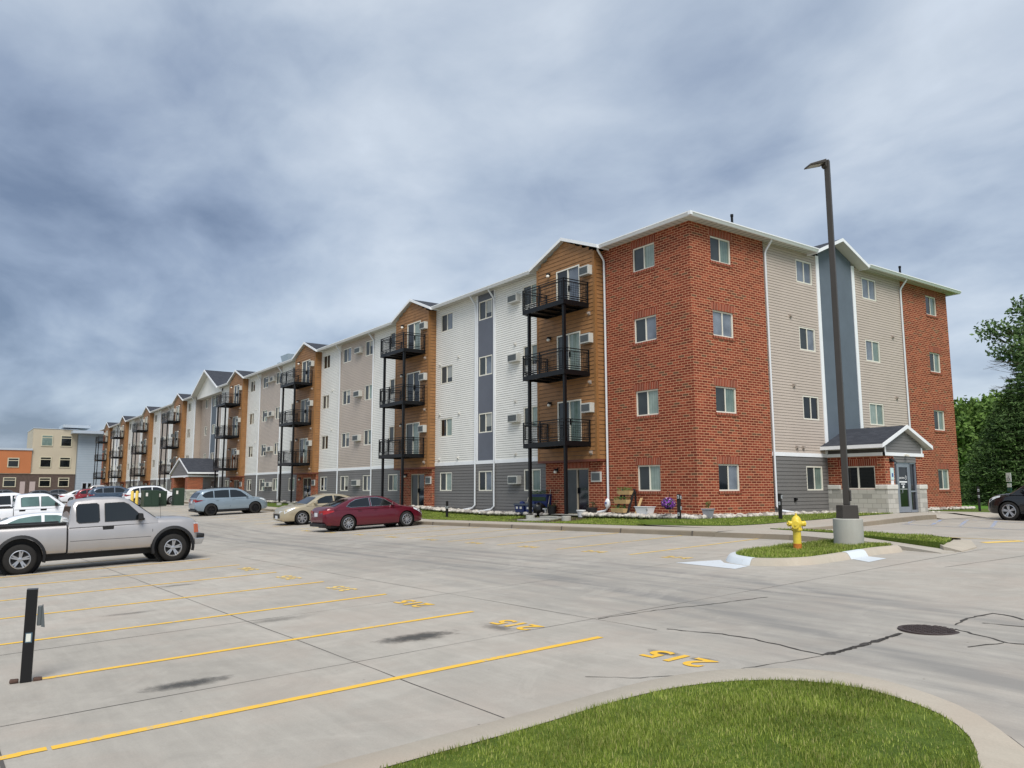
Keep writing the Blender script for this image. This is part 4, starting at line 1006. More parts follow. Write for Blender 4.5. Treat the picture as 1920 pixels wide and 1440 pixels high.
fillpoly('painted_patch', whp, [(8.45,-10.5),(8.9,-9.6),(9.3,-9.98),(10.07,-10.2),(10.15,-10.7)], M4); fillpoly('painted_patch', whp, [(11.04,-8.15),(11.03,-7.55),(11.5,-7.72),(11.55,-8.45)], M4)

# foreground island: kerb ring and mounded turf
FG = [(16.2,-26.5),(15.55,-23.5),(15.45,-21.8),(15.43,-20.69),(15.43,-19.58),(15.35,-18.61),(15.43,-17.89),(15.8,-17.31),(16.35,-17.02),(17.08,-17.22),(17.49,-17.55),(17.72,-17.95),(18.0,-18.6),(19.5,-20.2),(22,-22),(26,-24.5),(28,-29),(20,-31)]
FO = [(15.6,-26.6),(15.0,-23.6),(14.93,-21.9),(14.93,-20.81),(14.93,-19.4),(14.9,-18.25),(14.96,-17.36),(15.38,-16.74),(16.1,-16.40),(17.04,-16.74),(17.6,-17.15),(18.05,-17.75),(18.5,-18.3),(19.9,-19.7),(22.3,-21.5),(26.6,-24.2),(28.8,-29),(20,-31.9)]
A_ = smoothloop(resample(FG, 160), 2); B_ = smoothloop(resample(FO, 160), 2)
ZG = lambda x, y: T(x, y)+.115
rows = []
for i in range(161):
    a, b = A_[i%160], B_[i%160]; m1 = b.lerp(a, .16); m2 = b.lerp(a, .34)
    rows.append([(b.x, b.y, T(b.x, b.y)+.002), (m1.x, m1.y, T(m1.x, m1.y)+.05), (m2.x, m2.y, ZG(m2.x, m2.y)-.01), (a.x, a.y, ZG(a.x, a.y))])
strip_rows('island_kerb', curbm, rows, smooth=True)
def mound(x, y):
    d = min((Vector((x, y, 0))-p).length for p in A_); return ZG(x, y)-.005+.10*ss(d, 0, 2.2)
def inside(P, x, y):
    c = False; n = len(P)
    for i in range(n):
        a, b = P[i], P[i-1]
        if (a.y > y) != (b.y > y) and x < (b.x-a.x)*(y-a.y)/(b.y-a.y)+a.x: c = not c
    return c
fillpoly('island_turf', turf, [(p.x, p.y) for p in A_], mound, sub=3)
strip_rows('bare_soil', soil, [[(p.x, p.y, ZG(p.x, p.y)+.006), (q_.x, q_.y, ZG(q_.x, q_.y)+.008)] for p, q_ in zip([A_[k] for k in range(52, 84)], [inset(A_, R.uniform(.06, .13))[k] for k in range(52, 84)])])
def blades(name, pts, h0, h1, w, mats, seed, lean=.5):
    """one mesh of bent three-sided blades"""
    rr = np.random.RandomState(seed); n = len(pts); P = np.array(pts)
    a = rr.rand(n)*2*PI; h = (h0+(h1-h0)*rr.rand(n)**1.3)*(1+.28*np.sin(P[:,0]*3.1+2*np.sin(P[:,1]*2.3))*np.sin(P[:,1]*2.7)); ww = w*(.6+.8*rr.rand(n)); l = lean*h*rr.rand(n); la = rr.rand(n)*2*PI
    dx, dy = np.cos(a)*ww, np.sin(a)*ww; lx, ly = np.cos(la)*l, np.sin(la)*l
    v = np.zeros((n, 5, 3))
    v[:,0] = P+np.c_[-dx,-dy,0*h]; v[:,1] = P+np.c_[dx,dy,0*h]; v[:,2] = P+np.c_[lx*.4+dx*.75, ly*.4+dy*.75, h*.6]; v[:,3] = P+np.c_[lx*.4-dx*.75, ly*.4-dy*.75, h*.6]; v[:,4] = P+np.c_[lx, ly, h]
    idx = np.arange(n)[:,None]*5
    q = (idx+np.array([0,1,2,3])); t = (idx+np.array([3,2,4]))
    me = bpy.data.meshes.new(name); me.vertices.add(n*5); me.vertices.foreach_set('co', v.ravel())
    me.loops.add(n*7); me.loops.foreach_set('vertex_index', np.concatenate([q, t], 1).ravel())
    me.polygons.add(n*2); ls = np.stack([np.arange(n)*7, np.arange(n)*7+4], 1).ravel(); me.polygons.foreach_set('loop_start', ls)
    me.update(calc_edges=True); me.validate()
    for m in mats: me.materials.append(m)
    me.polygons.foreach_set('material_index', np.repeat(rr.choice(len(mats), n, p=[.33,.34,.22,.11][:len(mats)] if len(mats) == 4 else None), 2)[:len(me.polygons)])
    o = bpy.data.objects.new(name, me); C.objects.link(o); return tag(o, kind='stuff', cat='grass')
def blade_mat(name, c):
    m = mat(name, c, .55, 0, .25, .38, 1.7); b = m.node_tree.nodes['Principled BSDF']; b.inputs['Transmission Weight'].default_value = 0; b.inputs['Subsurface Weight'].default_value = 0; return m
gm = [blade_mat('blade_a', srgb(100,117,42)), blade_mat('blade_b', srgb(122,138,54)), blade_mat('blade_c', srgb(150,160,80)), blade_mat('blade_d', srgb(160,158,98))]
pts = []; rg = random.Random(3)
while len(pts) < 120000:
    x, y = rg.uniform(15.3, 19.2), rg.uniform(-21.6, -16.9)
    if not inside(A_, x, y): continue
    if math.sin(x*5.1+1.3*math.sin(y*4))*math.sin(y*4.3+x) > .72 and rg.random() < .5: continue
    # thin, worn patch by the east kerb
    if (x-17.25)**2+(y+17.75)**2 < .12 and rg.random() < .55: continue
    pts.append((x, y, 0))
md = {}
def zq(x, y):
    k = (round(x*8), round(y*8))
    if k not in md: md[k] = mound(k[0]/8, k[1]/8)
    return md[k]
pts = [(x, y, zq(x, y)-.012) for x, y, _ in pts]
g = blades('grass_blades', pts, .018, .058, .0024, gm, 5); g['label'] = 'mown green grass covering the foreground traffic island'
pts = []
while len(pts) < 16000:
    x, y = rg.uniform(8.7, 11.2), rg.uniform(-10.1, -5.7)
    if not inside(IG, x, y) or (abs(x-10.0) < .33 and abs(y+6.52) < .33): continue
    if y < -9.45 and rg.random() < .75: continue
    if x > 10.5 and y > -8 and y < -6.6 and rg.random() < .7: continue
    pts.append((x, y, Z13(x, y)-.005))
g = blades('island_blades', pts, .03, .08, .005, gm, 6); g['label'] = 'short grass on the small island round the hydrant'
pts = []
def lw(n, x0, x1, y0, y1, zf, cond=None):
    k = 0
    while k < n:
        x, y = rg.uniform(x0, x1), rg.uniform(y0, y1)
        if cond and not cond(x, y): continue
        pts.append((x, y, zf(x, y)-.01)); k += 1
lw(26000, -20, .5, -3.4, -1.0, lawn_z, lambda x, y: not (-9.6 < x < -5.2 and y > -3.1 and rg.random() < .85)); lw(9000, .2, 3.0, -3.0, 8.4, lambda x, y: (wallbase(0)+(W(x,y)-wallbase(0))*min(1, x/3.0))+.02, lambda x, y: x > .75 and x < float(np.interp(y, [a for a, b in le], [b for a, b in le])))
lw(5000, 5.6, 11.6, -5.6, -3.4, lambda x, y: Z13(x, y)+.015, lambda x, y: inside([Vector((*p, 0)) for p in [(5.57,-3.33),(8.08,-4.0),(11.6,-5.6),(11.3,-4.6),(10.6,-4.12),(8.64,-3.63)]], x, y))
g = blades('lawn_blades', pts, .03, .07, .008, gm, 8); g['label'] = 'short grass along the front and corner of the apartment block'

# joints, cracks, stains, markings: thin sheets that follow the pavement
def ribbon(name, pts, w, m, off=.004, jit=0, seg=.5, parent=None, taper=False, z=None, closed_w=None):
    z = z or T; P = []
    for (a, b) in zip(pts, pts[1:]):
        n = max(1, int(math.hypot(b[0]-a[0], b[1]-a[1])/seg))
        for i in range(n): P.append(Vector((a[0]+(b[0]-a[0])*i/n+R.uniform(-jit, jit), a[1]+(b[1]-a[1])*i/n+R.uniform(-jit, jit), 0)))
    P.append(Vector((*pts[-1], 0))); rows = []
    for i, p in enumerate(P):
        d = (P[min(i+1, len(P)-1)]-P[max(i-1, 0)]).normalized(); nn = Vector((-d.y, d.x, 0)); ww = w/2*(1 if not jit else R.uniform(.5, 1.5))
        if taper: ww *= math.sin(PI*(i+.3)/(len(P)-.4))
        a, b = p+nn*ww, p-nn*ww; rows.append([(a.x, a.y, z(a.x, a.y)+off), (b.x, b.y, z(b.x, b.y)+off)])
    return strip_rows(name, m, rows)
for y, x0, x1, w in ((-16.0, -60, 13.2, .009), (-19.38, -60, 14.9, .012), (-22.62, -40, 13.4, .022), (-12.7, -60, 13.5, .005), (-8.7, -60, 8.4, .007), (-26.5, -40, 15, .02)): ribbon('pavement_joint', [(x0, y), (x1, y)], w, crackm, .003, .008, .8)
for x in [12.0-3.66*k for k in range(0, 18)]: ribbon('pavement_joint', [(x, -30), (x+.05, -16.0), (x+.2, -5.0)], .010 if x > 8 else .006, crackm, .003, .008, .8)
ribbon('pavement_joint', [(13.0,-8.5),(13.6,-4),(13.9,6)], .012, crackm, .003, .01); ribbon('pavement_joint', [(8.2,-1.9),(11,-1.0),(16,.5)], .012, crackm, .003, .01)
CK = [([(13.25,-15.89),(13.84,-15.71),(14.25,-15.67),(14.65,-15.73),(15.04,-15.82),(15.32,-15.85)], .022), ([(15.32,-15.83),(15.35,-15.46),(15.35,-14.94),(15.33,-14.38)], .038),
      ([(15.52,-13.56),(15.45,-13.07),(15.51,-12.59),(15.77,-12.63),(15.94,-12.8)], .03), ([(15.63,-13.8),(16.06,-14.0),(16.31,-14.17),(16.6,-14.07)], .022), ([(16.31,-14.17),(16.22,-14.39),(16.14,-14.61)], .02),
      ([(15.68,-13.25),(15.9,-13.23),(16.11,-13.22),(16.6,-13.3)], .018), ([(12.1,-15.95),(12.25,-14.82),(12.44,-14.26),(12.57,-13.61),(12.68,-13.14)], .016), ([(14.29,-18.08),(14.67,-17.76),(15.0,-17.2),(15.15,-16.7),(15.34,-15.87)], .010)]
for p, w in CK: ribbon('pavement_crack', p, w, crackd, .0045, .018, .09)
for k in range(4): ribbon('pavement_crack', [(15.33+k*.012,-15.83),(15.36,-15.46),(15.37-k*.01,-14.94),(15.34,-14.4)], .02, crackd, .0046, .035, .07)
def stain(x, y, l, w, a, dark):
    m = bpy.data.materials.get('oil_stain%d' % dark)
    if not m:
        m = bpy.data.materials.new('oil_stain%d' % dark); m.use_nodes = True; t = NT(m.node_tree); b = t.n['Principled BSDF']; m.surface_render_method = 'BLENDED'
        b.inputs['Base Color'].default_value = srgb(70,68,64); b.inputs['Roughness'].default_value = .6
        uv = t.add('ShaderNodeTexCoord').outputs['UV']; ob = t.add('ShaderNodeTexCoord').outputs['Object']
        s = t.add('ShaderNodeSeparateXYZ', ins={0: uv}); u = t.math('SUBTRACT', t.math('MULTIPLY', s.outputs[0], 2.0), 1.0); v = t.math('SUBTRACT', t.math('MULTIPLY', s.outputs[1], 2.0), 1.0)
        r = t.math('SQRT', t.math('ADD', t.math('MULTIPLY', u, u), t.math('MULTIPLY', v, v))); r = t.math('ADD', r, t.math('MULTIPLY', t.math('SUBTRACT', t.noise(ob, 7, 5, .7), .5), 1.1))
        t.l.new(t.math('MULTIPLY', t.ramp(r, [(.15, (1,1,1,1)), (.8, (0,0,0,1))]), dark/10), b.inputs['Alpha'])
    mb = MB(); ca, sa = math.cos(a), math.sin(a); q = []
    for (u, v) in ((-l,-w),(l,-w),(l,w),(-l,w)): X_, Y_ = x+u*ca-v*sa, y+u*sa+v*ca; q.append((X_, Y_, T(X_, Y_)+.0025))
    mb.quad(*q, uv=[(0,0),(1,0),(1,1),(0,1)]); st(mb.build('oil_stain', m))
for s in ((11.33,-18.25,.75,.35,1.45,8),(11.67,-21.0,.6,.25,1.5,7),(8.6,-19.0,.7,.3,1.5,3),(14.1,-16.85,.3,.14,0,6),(14.6,-16.8,.2,.1,0.3,5),(11.6,-17.2,.5,.2,0,4),(6,-20.5,.6,.2,1.5,3),(2.6,-19,.6,.22,1.5,4),(-1,-19.6,.6,.2,1.5,3),(9.0,-17.0,.4,.2,.2,3)): stain(*s)
# manhole
md_ = MB(); c = (15.45,-14.0,T(15.45,-14.0)+.006); md_.lathe([(.32,-.03),(.32,0),(.29,.002)], c, n=36)
for k in range(-5, 6):
    for j in range(-5, 6):
        if math.hypot(k, j) < 5.2: md_.box(c[0]+k*.05-.017, c[0]+k*.05+.017, c[1]+j*.05-.017, c[1]+j*.05+.017, c[2], c[2]+.009)
st(md_.build('manhole_cover', mat('cast_iron', srgb(72,62,60), .7, .3, .4, .3, 12)))
def drape(o):
    bpy.context.view_layer.update(); mw = o.matrix_world.copy(); o.matrix_world = Matrix.Identity(4)
    for v in o.data.vertices: p = mw @ v.co; v.co = (p.x, p.y, T(p.x, p.y)+.0062)
    if sum(p.normal.z for p in o.data.polygons) < 0: o.data.flip_normals()
    o['kind'] = 'structure'
# bay lines and numbers
for i in range(0, 9):
    x = 13.01-2.74*i; m = yel
    ribbon('bay_line', [(x, (-22.4 if i > 1 else -22.15) if i else -22.3), (x, -16.74)], .105, m, .0048, seg=1.5); ribbon('bay_line', [(x, -28), (x, -22.5)], .105, m, .0048, seg=1.5)
for a_, b_ in ((-22.52,-22.33),(-22.95,-22.62),(-23.6,-23.05)): ribbon('bay_line', [(13.0, a_), (13.0, b_)], .10, yel, .0052)
ribbon('pavement_joint', [(p.x, p.y) for p in B_[2:70]], .008, crackm, .004, 0, .3)
for k in (8, 24, 38, 50, 58, 66): a_, b_ = A_[k], B_[k]; ribbon('kerb_joint', [(b_.x, b_.y), (a_.x, a_.y)], .008, crackm, .112, 0, .1) if 0 else None
for i in range(0, 6):
    x = 14.38-2.74*i-.03*(i > 0); s = ('215','215','215','315','315','316')[i]
    drape(text_obj('bay_number', s, .44, yel if i < 3 else yel2, (x, -16.93, 0), (0, 0, PI), sx=1.25, ext=0, bold=.012))
for i in range(0, 20):
    x = 6.37-2.74*i
    if x < -46: break
    ribbon('bay_line', [(x, -9.8), (x, -4.97)], .09, yel2 if i else yel2, .0048, seg=1.5)
    if i < 9: 
        drape(text_obj('bay_number', '214', .42, yel2, (x+1.4, -9.72, 0), (0, 0, 0), sx=1.2, ext=0, bold=.012))
for (a, b) in (((5.42,4.63),(4.3,7.6)),((6.4,4.4),(4.9,8.3)),((7.4,4.2),(5.6,8.8)),((8.5,3.9),(6.6,8.8)),((9.6,3.5),(8.0,8.4)),((10.8,2.9),(9.4,7.8)),((4.9,8.9),(11,7.6)),((5.4,4.3),(12,2.2))): ribbon('access_hatching', [a, b], .11, blu, .0048, seg=.8)
ribbon('bay_line', [(7.4,-1.9),(12.0,-2.9)], .09, yel2, .0048); ribbon('bay_line', [(11.6,-3.75),(12.1,-3.0)], .3, yel2, .0048)
# ------------------------------------------------------------------ vehicles (local +x forward, origin on the ground)
def itp(tab, x): return float(np.interp(x, [a for a, b in tab], [b for a, b in tab]))
def sm(tab, x, h=.09): return (itp(tab, x-h)+itp(tab, x)*2+itp(tab, x+h))/4
def paint(name, c, metal=.35, rough=.32):
    if name in MAT: return MAT[name]
    m = mat(name, c, rough, metal, .5, .04, 2.0); b = m.node_tree.nodes['Principled BSDF']
    b.inputs['Coat Weight'].default_value = .7; b.inputs['Coat Roughness'].default_value = .06; return m
def wheel(parent, x, y, r, w, rr, spokes, rim, side, dark=False):
    """tyre, rim ring, spokes and hub, outer face towards side"""
    s = side; t = MB(); c = (x, y, r)
    prof = [(rr*.98, -w/2), (rr+.02, -w/2-.004), (r-.05, -w/2), (r-.012, -w/2+.02), (r, -w/2+.05), (r, w/2-.05), (r-.012, w/2-.02), (r-.05, w/2), (rr+.02, w/2+.004), (rr*.98, w/2)]
    t.lathe([(a, b*s) for a, b in prof], c, 'y', 36, cap=False)
    o = t.build('wheel', rubber, parent, smooth=True, angle=50, recalc=True)
    rb = MB(); f = w/2*s
    def ring(a, b, z0, z1):
        n = 36
        for k in range(n):
            t0, t1 = 2*PI*k/n, 2*PI*(k+1)/n; P = lambda q, tt, z: (x+q*math.cos(tt), y+z*s, r+q*math.sin(tt))
            rb.quad(P(a, t0, z0), P(a, t1, z0), P(b, t1, z1), P(b, t0, z1))
    ring(rr+.008, rr-.012, w/2+.004, w/2+.010); ring(rr-.012, rr-.03, w/2+.010, w/2-.035)
    ns = spokes
    for k in range(ns):
        a = 2*PI*k/ns+.2; n_ = 2 if ns == 5 else 1
        for q in range(n_):
            aa = a+(q-.5)*.30*(n_ > 1); wd = rr*(.105 if ns >= 9 else .13 if n_ > 1 else .2)
            d = Vector((math.cos(aa), 0, math.sin(aa))); p = Vector((-math.sin(aa), 0, math.cos(aa)))
            c0 = Vector((x, y, r))+d*(rr*.16); c1 = Vector((x, y, r))+d*(rr-.02)
            z0, z1 = Vector((0, (w/2-.018)*s, 0)), Vector((0, (w/2-.002)*s, 0)); back = Vector((0, -.03*s, 0))
            w0, w1 = wd*.8, wd*.62
            rb.hexa([c0-p*w0+z0+back, c1-p*w1+z1+back, c1+p*w1+z1+back, c0+p*w0+z0+back, c0-p*w0+z0, c1-p*w1+z1, c1+p*w1+z1, c0+p*w0+z0])
    hb = [(rr*.26, (w/2-.05)*s), (rr*.25, (w/2-.014)*s), (rr*.12, (w/2-.008)*s), (rr*.11, (w/2)*s), (.001, (w/2)*s)]
    rb.lathe(hb, c, 'y', 18); rb.build('rim', rim, o, recalc=True)
    db = MB(); db.lathe([(rr*.97, (w/2-.07)*s), (.001, (w/2-.065)*s)], c, 'y', 24); db.build('rim_shadow_disc', mat('rim_shadow', srgb(30,30,31), .7), o)  # dark disc filling the rim, painted as the shade behind the spokes
    return o
def body_shell(sp, x0, x1, n, top, bot, wid, crown=.035, name='body', m=None, parent=None, axles=(), ra=.4, capf=True):
    mb = MB(); xs = [x0+(x1-x0)*(1-math.cos(PI*i/n))/2 if capf else x0+(x1-x0)*i/n for i in range(n+1)]; rings = []
    for x in xs:
        zt, zb, w = sm(top, x), sm(bot, x, .05), sm(wid, x, .06); H = zt-zb
        half = [(0, zb), (.78*w, zb), (.93*w, zb+.02*H+.01), (.985*w, zb+.15*H), (w, zb+.42*H), (.995*w, zb+.62*H), (.975*w, zt-.16*H), (.945*w, zt-.07*H), (.90*w, zt-.02*H), (.80*w, zt+crown*.25), (.55*w, zt+crown*.75), (.28*w, zt+crown), (0, zt+crown*1.08)]
        full = half+[(-a, b) for a, b in half[-2:0:-1]]
        rings.append(len(mb.v)); mb.v += [(x, a, b) for a, b in full]
    k = len(mb.v)//len(rings)
    for i in range(len(rings)-1):
        for j in range(k): j2 = (j+1) % k; mb.f.append((rings[i]+j, rings[i+1]+j, rings[i+1]+j2, rings[i]+j2)); mb.uv.append([(0,0)]*4)
    mb.f.append(tuple(rings[0]+j for j in range(k))); mb.uv.append([(0,0)]*k); mb.f.append(tuple(rings[-1]+j for j in range(k-1, -1, -1))); mb.uv.append([(0,0)]*k)
    o = mb.build(name, m, None, recalc=True)
    W = max(b for a, b in wid)
    for (ax, zc) in axles:
        for s in (1, -1):
            cy = MB(); cy.lathe([(ra, s*(W-.30)), (ra, s*(W+.2))], (ax, 0, zc), 'y', 40); co = cy.build('cut', m, None, recalc=True)
            md = o.modifiers.new('b', 'BOOLEAN'); md.operation = 'DIFFERENCE'; md.solver = 'EXACT'; md.object = co
            bpy.context.view_layer.update(); me = bpy.data.meshes.new_from_object(o.evaluated_get(bpy.context.evaluated_depsgraph_get()))
            o.modifiers.clear(); o.data = me; bpy.data.objects.remove(co)
    me = o.data; me.polygons.foreach_set('use_smooth', [True]*len(me.polygons)); me.set_sharp_from_angle(angle=math.radians(32)); me.name = name
    o.parent = parent
    wl = MB()
    for (ax, zc) in axles:
        for s in (1, -1): wl.lathe([(ra-.006, s*(W-.04)), (ra-.006, s*(W-.294)), (.01, s*(W-.292))], (ax, 0, zc), 'y', 32, cap=False)
    if axles:
        wo = wl.build('wheel_well', plastic, parent); tag(wo)
    return o
def cabin(sp, parent, m, roof, wb, wt, zref, name='roof_shell', n=30, H=None):
    H = H or (max(b for a, b in roof)-zref); k = (wb-wt)/H; x0, x1 = roof[0][0], roof[-1][0]
    ys = lambda z: wb-k*(z-zref)
    mb = MB(); rings = []
    for i in range(n+1):
        x = x0+(x1-x0)*i/n; zr = sm(roof, x, .05); zs = max(zr-.075, zref-.06); r_ = min(.1, max(.02, zr-zs))
        half = [(ys(zref-.06), zref-.08), (ys((zref+zs)/2), (zref-.06+zs)/2), (ys(zs), zs), (ys(zr)-.018, zr-.03), (ys(zr)-.07, zr-.004), (ys(zr)*.55, zr+.014), (0, zr+.02)]
        full = half+[(-a, b) for a, b in half[-2::-1]]; rings.append(len(mb.v)); mb.v += [(x, a, b) for a, b in full]
    q = len(mb.v)//len(rings)
    for i in range(len(rings)-1):
        for j in range(q-1): mb.f.append((rings[i]+j, rings[i+1]+j, rings[i+1]+j+1, rings[i]+j+1)); mb.uv.append([(0,0)]*4)
    for r_ in (rings[0], rings[-1]): mb.f.append(tuple(r_+j for j in range(q))); mb.uv.append([(0,0)]*q)
    o = mb.build(name, m, parent, smooth=True, angle=35, recalc=True)
    return ys
def side_glass(parent, polys, ys, m, off=.006, trim=None):
    for s in (1, -1):
        for p in polys:
            mb = MB(); pts = [(x, s*(ys(z)+off), z) for x, z in p]
            if s > 0: pts = pts[::-1]
            mb.poly(pts); o = mb.build('side_window', m, parent)
            if trim:
                c = sum((Vector(q) for q in pts), Vector())/len(pts); t = MB()
                out = [Vector(q)+(Vector(q)-c).normalized()*.022 for q in pts]
                for a, b, a2, b2 in zip(pts, pts[1:]+pts[:1], out, out[1:]+out[:1]): t.quad(a, b, b2, a2)
                t.build('window_trim', trim, o)
def screen(parent, name, roof, ys, xa, xb, m, off=.016):
    mb = MB(); N = 8
    def f(u, v):
        x = xa+(xb-xa)*u; z = sm(roof, x, .05); y = (ys(z)-.10)*(2*v-1); c = .02*(1-(2*v-1)**2)
        dz = sm(roof, x+.02, .05)-sm(roof, x-.02, .05); nx, nz = -dz, .04; l = math.hypot(nx, nz); return (x+nx/l*off, y, z+c*.6+nz/l*off)
    mb.grid(f, 8, N); me = mb.build(name, m, parent, smooth=True, recalc=False)
    if sum(p.normal.z for p in me.data.polygons) < 0: me.data.flip_normals()
def lampbox(parent, name, m, x0, x1, y0, y1, z0, z1, bevel=.012):
    for s in (1, -1):
        mb = MB(); mb.box(x0, x1, s*y0, s*y1, z0, z1); mb.build(name, m, parent, bevel=bevel)
def wedge(parent, name, m, pts, y0, y1, bevel=0, both=True):
    """side outline (x, z) given thickness y0..y1"""
    for s in ((1, -1) if both else (1,)):
        mb = MB(); n = len(pts); a = [(x, s*y0, z) for x, z in pts]; b = [(x, s*y1, z) for x, z in pts]; mb.v += a+b
        mb.f.append(tuple(range(n))); mb.f.append(tuple(range(2*n-1, n-1, -1))); mb.uv += [[(0,0)]*n]*2
        for i in range(n): mb.f.append((i, n+i, n+(i+1)%n, (i+1)%n)); mb.uv.append([(0,0)]*4)
        mb.build(name, m, parent, bevel=bevel, recalc=True)
def seam(parent, pts, yf, w=.012):
    for s in (1, -1):
        mb = MB()
        for (a, b) in zip(pts, pts[1:]):
            d = (Vector((b[0], 0, b[1]))-Vector((a[0], 0, a[1]))).normalized(); p = Vector((-d.z, 0, d.x))*w/2; A = Vector((a[0], s*yf(*a), a[1])); B = Vector((b[0], s*yf(*b), b[1])); mb.quad(A-p, B-p, B+p, A+p)
        mb.build('door_seam', seam_m, parent)
def place(root, x, y, heading):
    """heading 0 = +X, in degrees; the car tilts with the pavement"""
    h = math.radians(heading); f = Vector((math.cos(h), math.sin(h), 0)); l = Vector((-f.y, f.x, 0))
    z = lambda p: T(p.x, p.y); c = Vector((x, y, 0))
    f3 = (f+Vector((0,0,(z(c+f*1.4)-z(c-f*1.4))/2.8))).normalized(); l3 = (l+Vector((0,0,(z(c+l*.8)-z(c-l*.8))/1.6))).normalized(); u = f3.cross(l3).normalized(); l3 = u.cross(f3)
    root.matrix_world = Matrix(((f3.x,l3.x,u.x,x),(f3.y,l3.y,u.y,y),(f3.z,l3.z,u.z,(z(c+f*1.4)+z(c-f*1.4))/2),(0,0,0,1)))
def sidey(top, bot, wid):
    def f(x, z):
        zt, zb, w = sm(top, x), sm(bot, x, .05), sm(wid, x, .06); t = (z-zb)/(zt-zb)
        return w*float(np.interp(t, [0, .02, .15, .42, .62, .84, .93, .98], [.78, .93, .985, 1, .995, .975, .945, .90]))+.004
    return f
def car(name, label, cat, x, y, heading, body, kind='sedan', glass=None, rim=alloy, spokes=10, sc=1.0, plate=True, group=None, trim=None, lights=True):
    g = glass or carglass; root = empty(name, (0,0,0), 0, label, cat, group)
    if kind in ('sedan', 'saloon'):
        L = 2.44; r = .335; ax = (1.45, -1.36); wh = .92
        top = [(-2.44,.72),(-2.40,.94),(-2.2,1.04),(-1.7,1.03),(-1.0,.97),(0,.94),(.9,.96),(1.25,.96),(1.9,.86),(2.25,.74),(2.40,.64),(2.44,.52)]
        bot = [(-2.44,.44),(-2.3,.27),(-1.7,.21),(1.8,.19),(2.3,.2),(2.44,.28)]; wid = [(-2.44,.66),(-2.3,.82),(-1.8,.905),(0,.92),(1.6,.905),(2.1,.83),(2.32,.70),(2.44,.5)]
        roof = [(-1.98,1.02),(-1.55,1.20),(-1.15,1.345),(-.7,1.42),(-.15,1.445),(.3,1.41),(.6,1.33),(1.22,.96)] if kind == 'sedan' else [(-1.8,1.02),(-1.3,1.24),(-1.0,1.36),(-.6,1.43),(-.15,1.45),(.25,1.42),(.55,1.33),(1.15,.97)]
        wins = [[(-1.42,1.04),(-1.22,1.19),(-.95,1.30),(-.6,1.355),(-.33,1.37),(-.33,1.00),(-1.2,1.00)], [(-.24,1.0),(-.24,1.375),(.12,1.355),(.42,1.27),(.86,1.0)]]
        wb, wt, zr = .86, .64, .98; ws = (.64, 1.17); rg = (-1.9, -1.22); sx = (-1.02, -.28, .88)
    elif kind == 'coupe':
        L = 2.40; r = .335; ax = (1.42, -1.32); wh = .91
        top = [(-2.40,.72),(-2.36,.95),(-2.0,1.06),(-1.5,1.03),(-.8,.98),(0,.95),(.9,.97),(1.25,.97),(1.9,.90),(2.22,.80),(2.36,.68),(2.40,.52)]
        bot = [(-2.4,.44),(-2.3,.27),(-1.7,.21),(1.8,.19),(2.3,.2),(2.4,.28)]; wid = [(-2.4,.66),(-2.3,.82),(-1.8,.90),(0,.91),(1.6,.90),(2.1,.82),(2.3,.70),(2.4,.5)]
        roof = [(-1.85,1.04),(-1.4,1.22),(-1.0,1.36),(-.6,1.43),(-.1,1.45),(.25,1.42),(.55,1.33),(1.2,.97)]
        wins = [[(-1.25,1.05),(-1.0,1.22),(-.7,1.32),(-.33,1.37),(-.33,1.02),(-1.0,1.02)], [(-.24,1.02),(-.24,1.375),(.12,1.36),(.42,1.27),(.82,1.02)]]
        wb, wt, zr = .85, .63, .99; ws = (.6, 1.14); rg = (-1.8, -1.1); sx = (-.95, -.28, .84)
    else:
        L = 2.34; r = .375; ax = (1.42, -1.38); wh = .95
        top = [(-2.34,.85),(-2.30,1.02),(-2.1,1.12),(-1.0,1.10),(0,1.07),(1.0,1.07),(1.4,1.07),(1.95,1.0),(2.2,.88),(2.31,.74),(2.34,.6)]
        bot = [(-2.34,.5),(-2.2,.33),(-1.7,.26),(1.8,.25),(2.2,.27),(2.34,.36)]; wid = [(-2.34,.74),(-2.2,.87),(-1.7,.945),(0,.955),(1.6,.945),(2.05,.87),(2.25,.75),(2.34,.56)]
        roof = [(-2.27,1.08),(-2.12,1.34),(-1.9,1.55),(-1.55,1.66),(-.7,1.71),(.0,1.70),(.45,1.64),(.72,1.53),(1.38,1.06)]
        wins = [[(-1.92,1.30),(-1.72,1.47),(-1.35,1.56),(-1.22,1.57),(-1.22,1.14),(-1.75,1.16)], [(-1.16,1.14),(-1.16,1.575),(-.7,1.60),(-.24,1.60),(-.24,1.12)], [(-.17,1.12),(-.17,1.60),(.2,1.585),(.52,1.48),(.98,1.12)]]
        wb, wt, zr = .90, .70, 1.10; ws = (.76, 1.33); rg = (-2.24, -1.98); sx = (-1.2, -.2, 1.0)
    ra = r+.055; axl = [(a, r) for a in ax]
    body_shell(None, -L, L, 40, top, bot, wid, .04, 'body', body, root, axl, ra)
    ys = cabin(None, root, body, roof, wb, wt, zr)
    side_glass(root, wins, ys, g, .007, trim); screen(root, 'windshield', roof, ys, ws[0], ws[1], g); screen(root, 'rear_window', roof, ys, rg[0], rg[1], g)
    for a in ax:
        for s in (1, -1): wheel(root, a, s*(wh-.125), r, .22, r*.68, spokes, rim, s)
    fy = sidey(top, bot, wid); zb_ = bot[len(bot)//2][1]+.1
    for xx in sx: seam(root, [(xx, zr-.03), (xx+.02, .6), (xx+(.10 if xx < -.9 else 0), zb_)], fy)
    for xx in (sx[0]+.2, sx[1]+.2) if kind != 'coupe' else (sx[1]+.2,):
        for s in (1, -1): mb = MB(); yy = fy(xx, zr-.14); mb.box(xx-.09, xx+.09, s*(yy-.01), s*(yy+.025), zr-.155, zr-.125); mb.build('door_handle', body, root, bevel=.006)
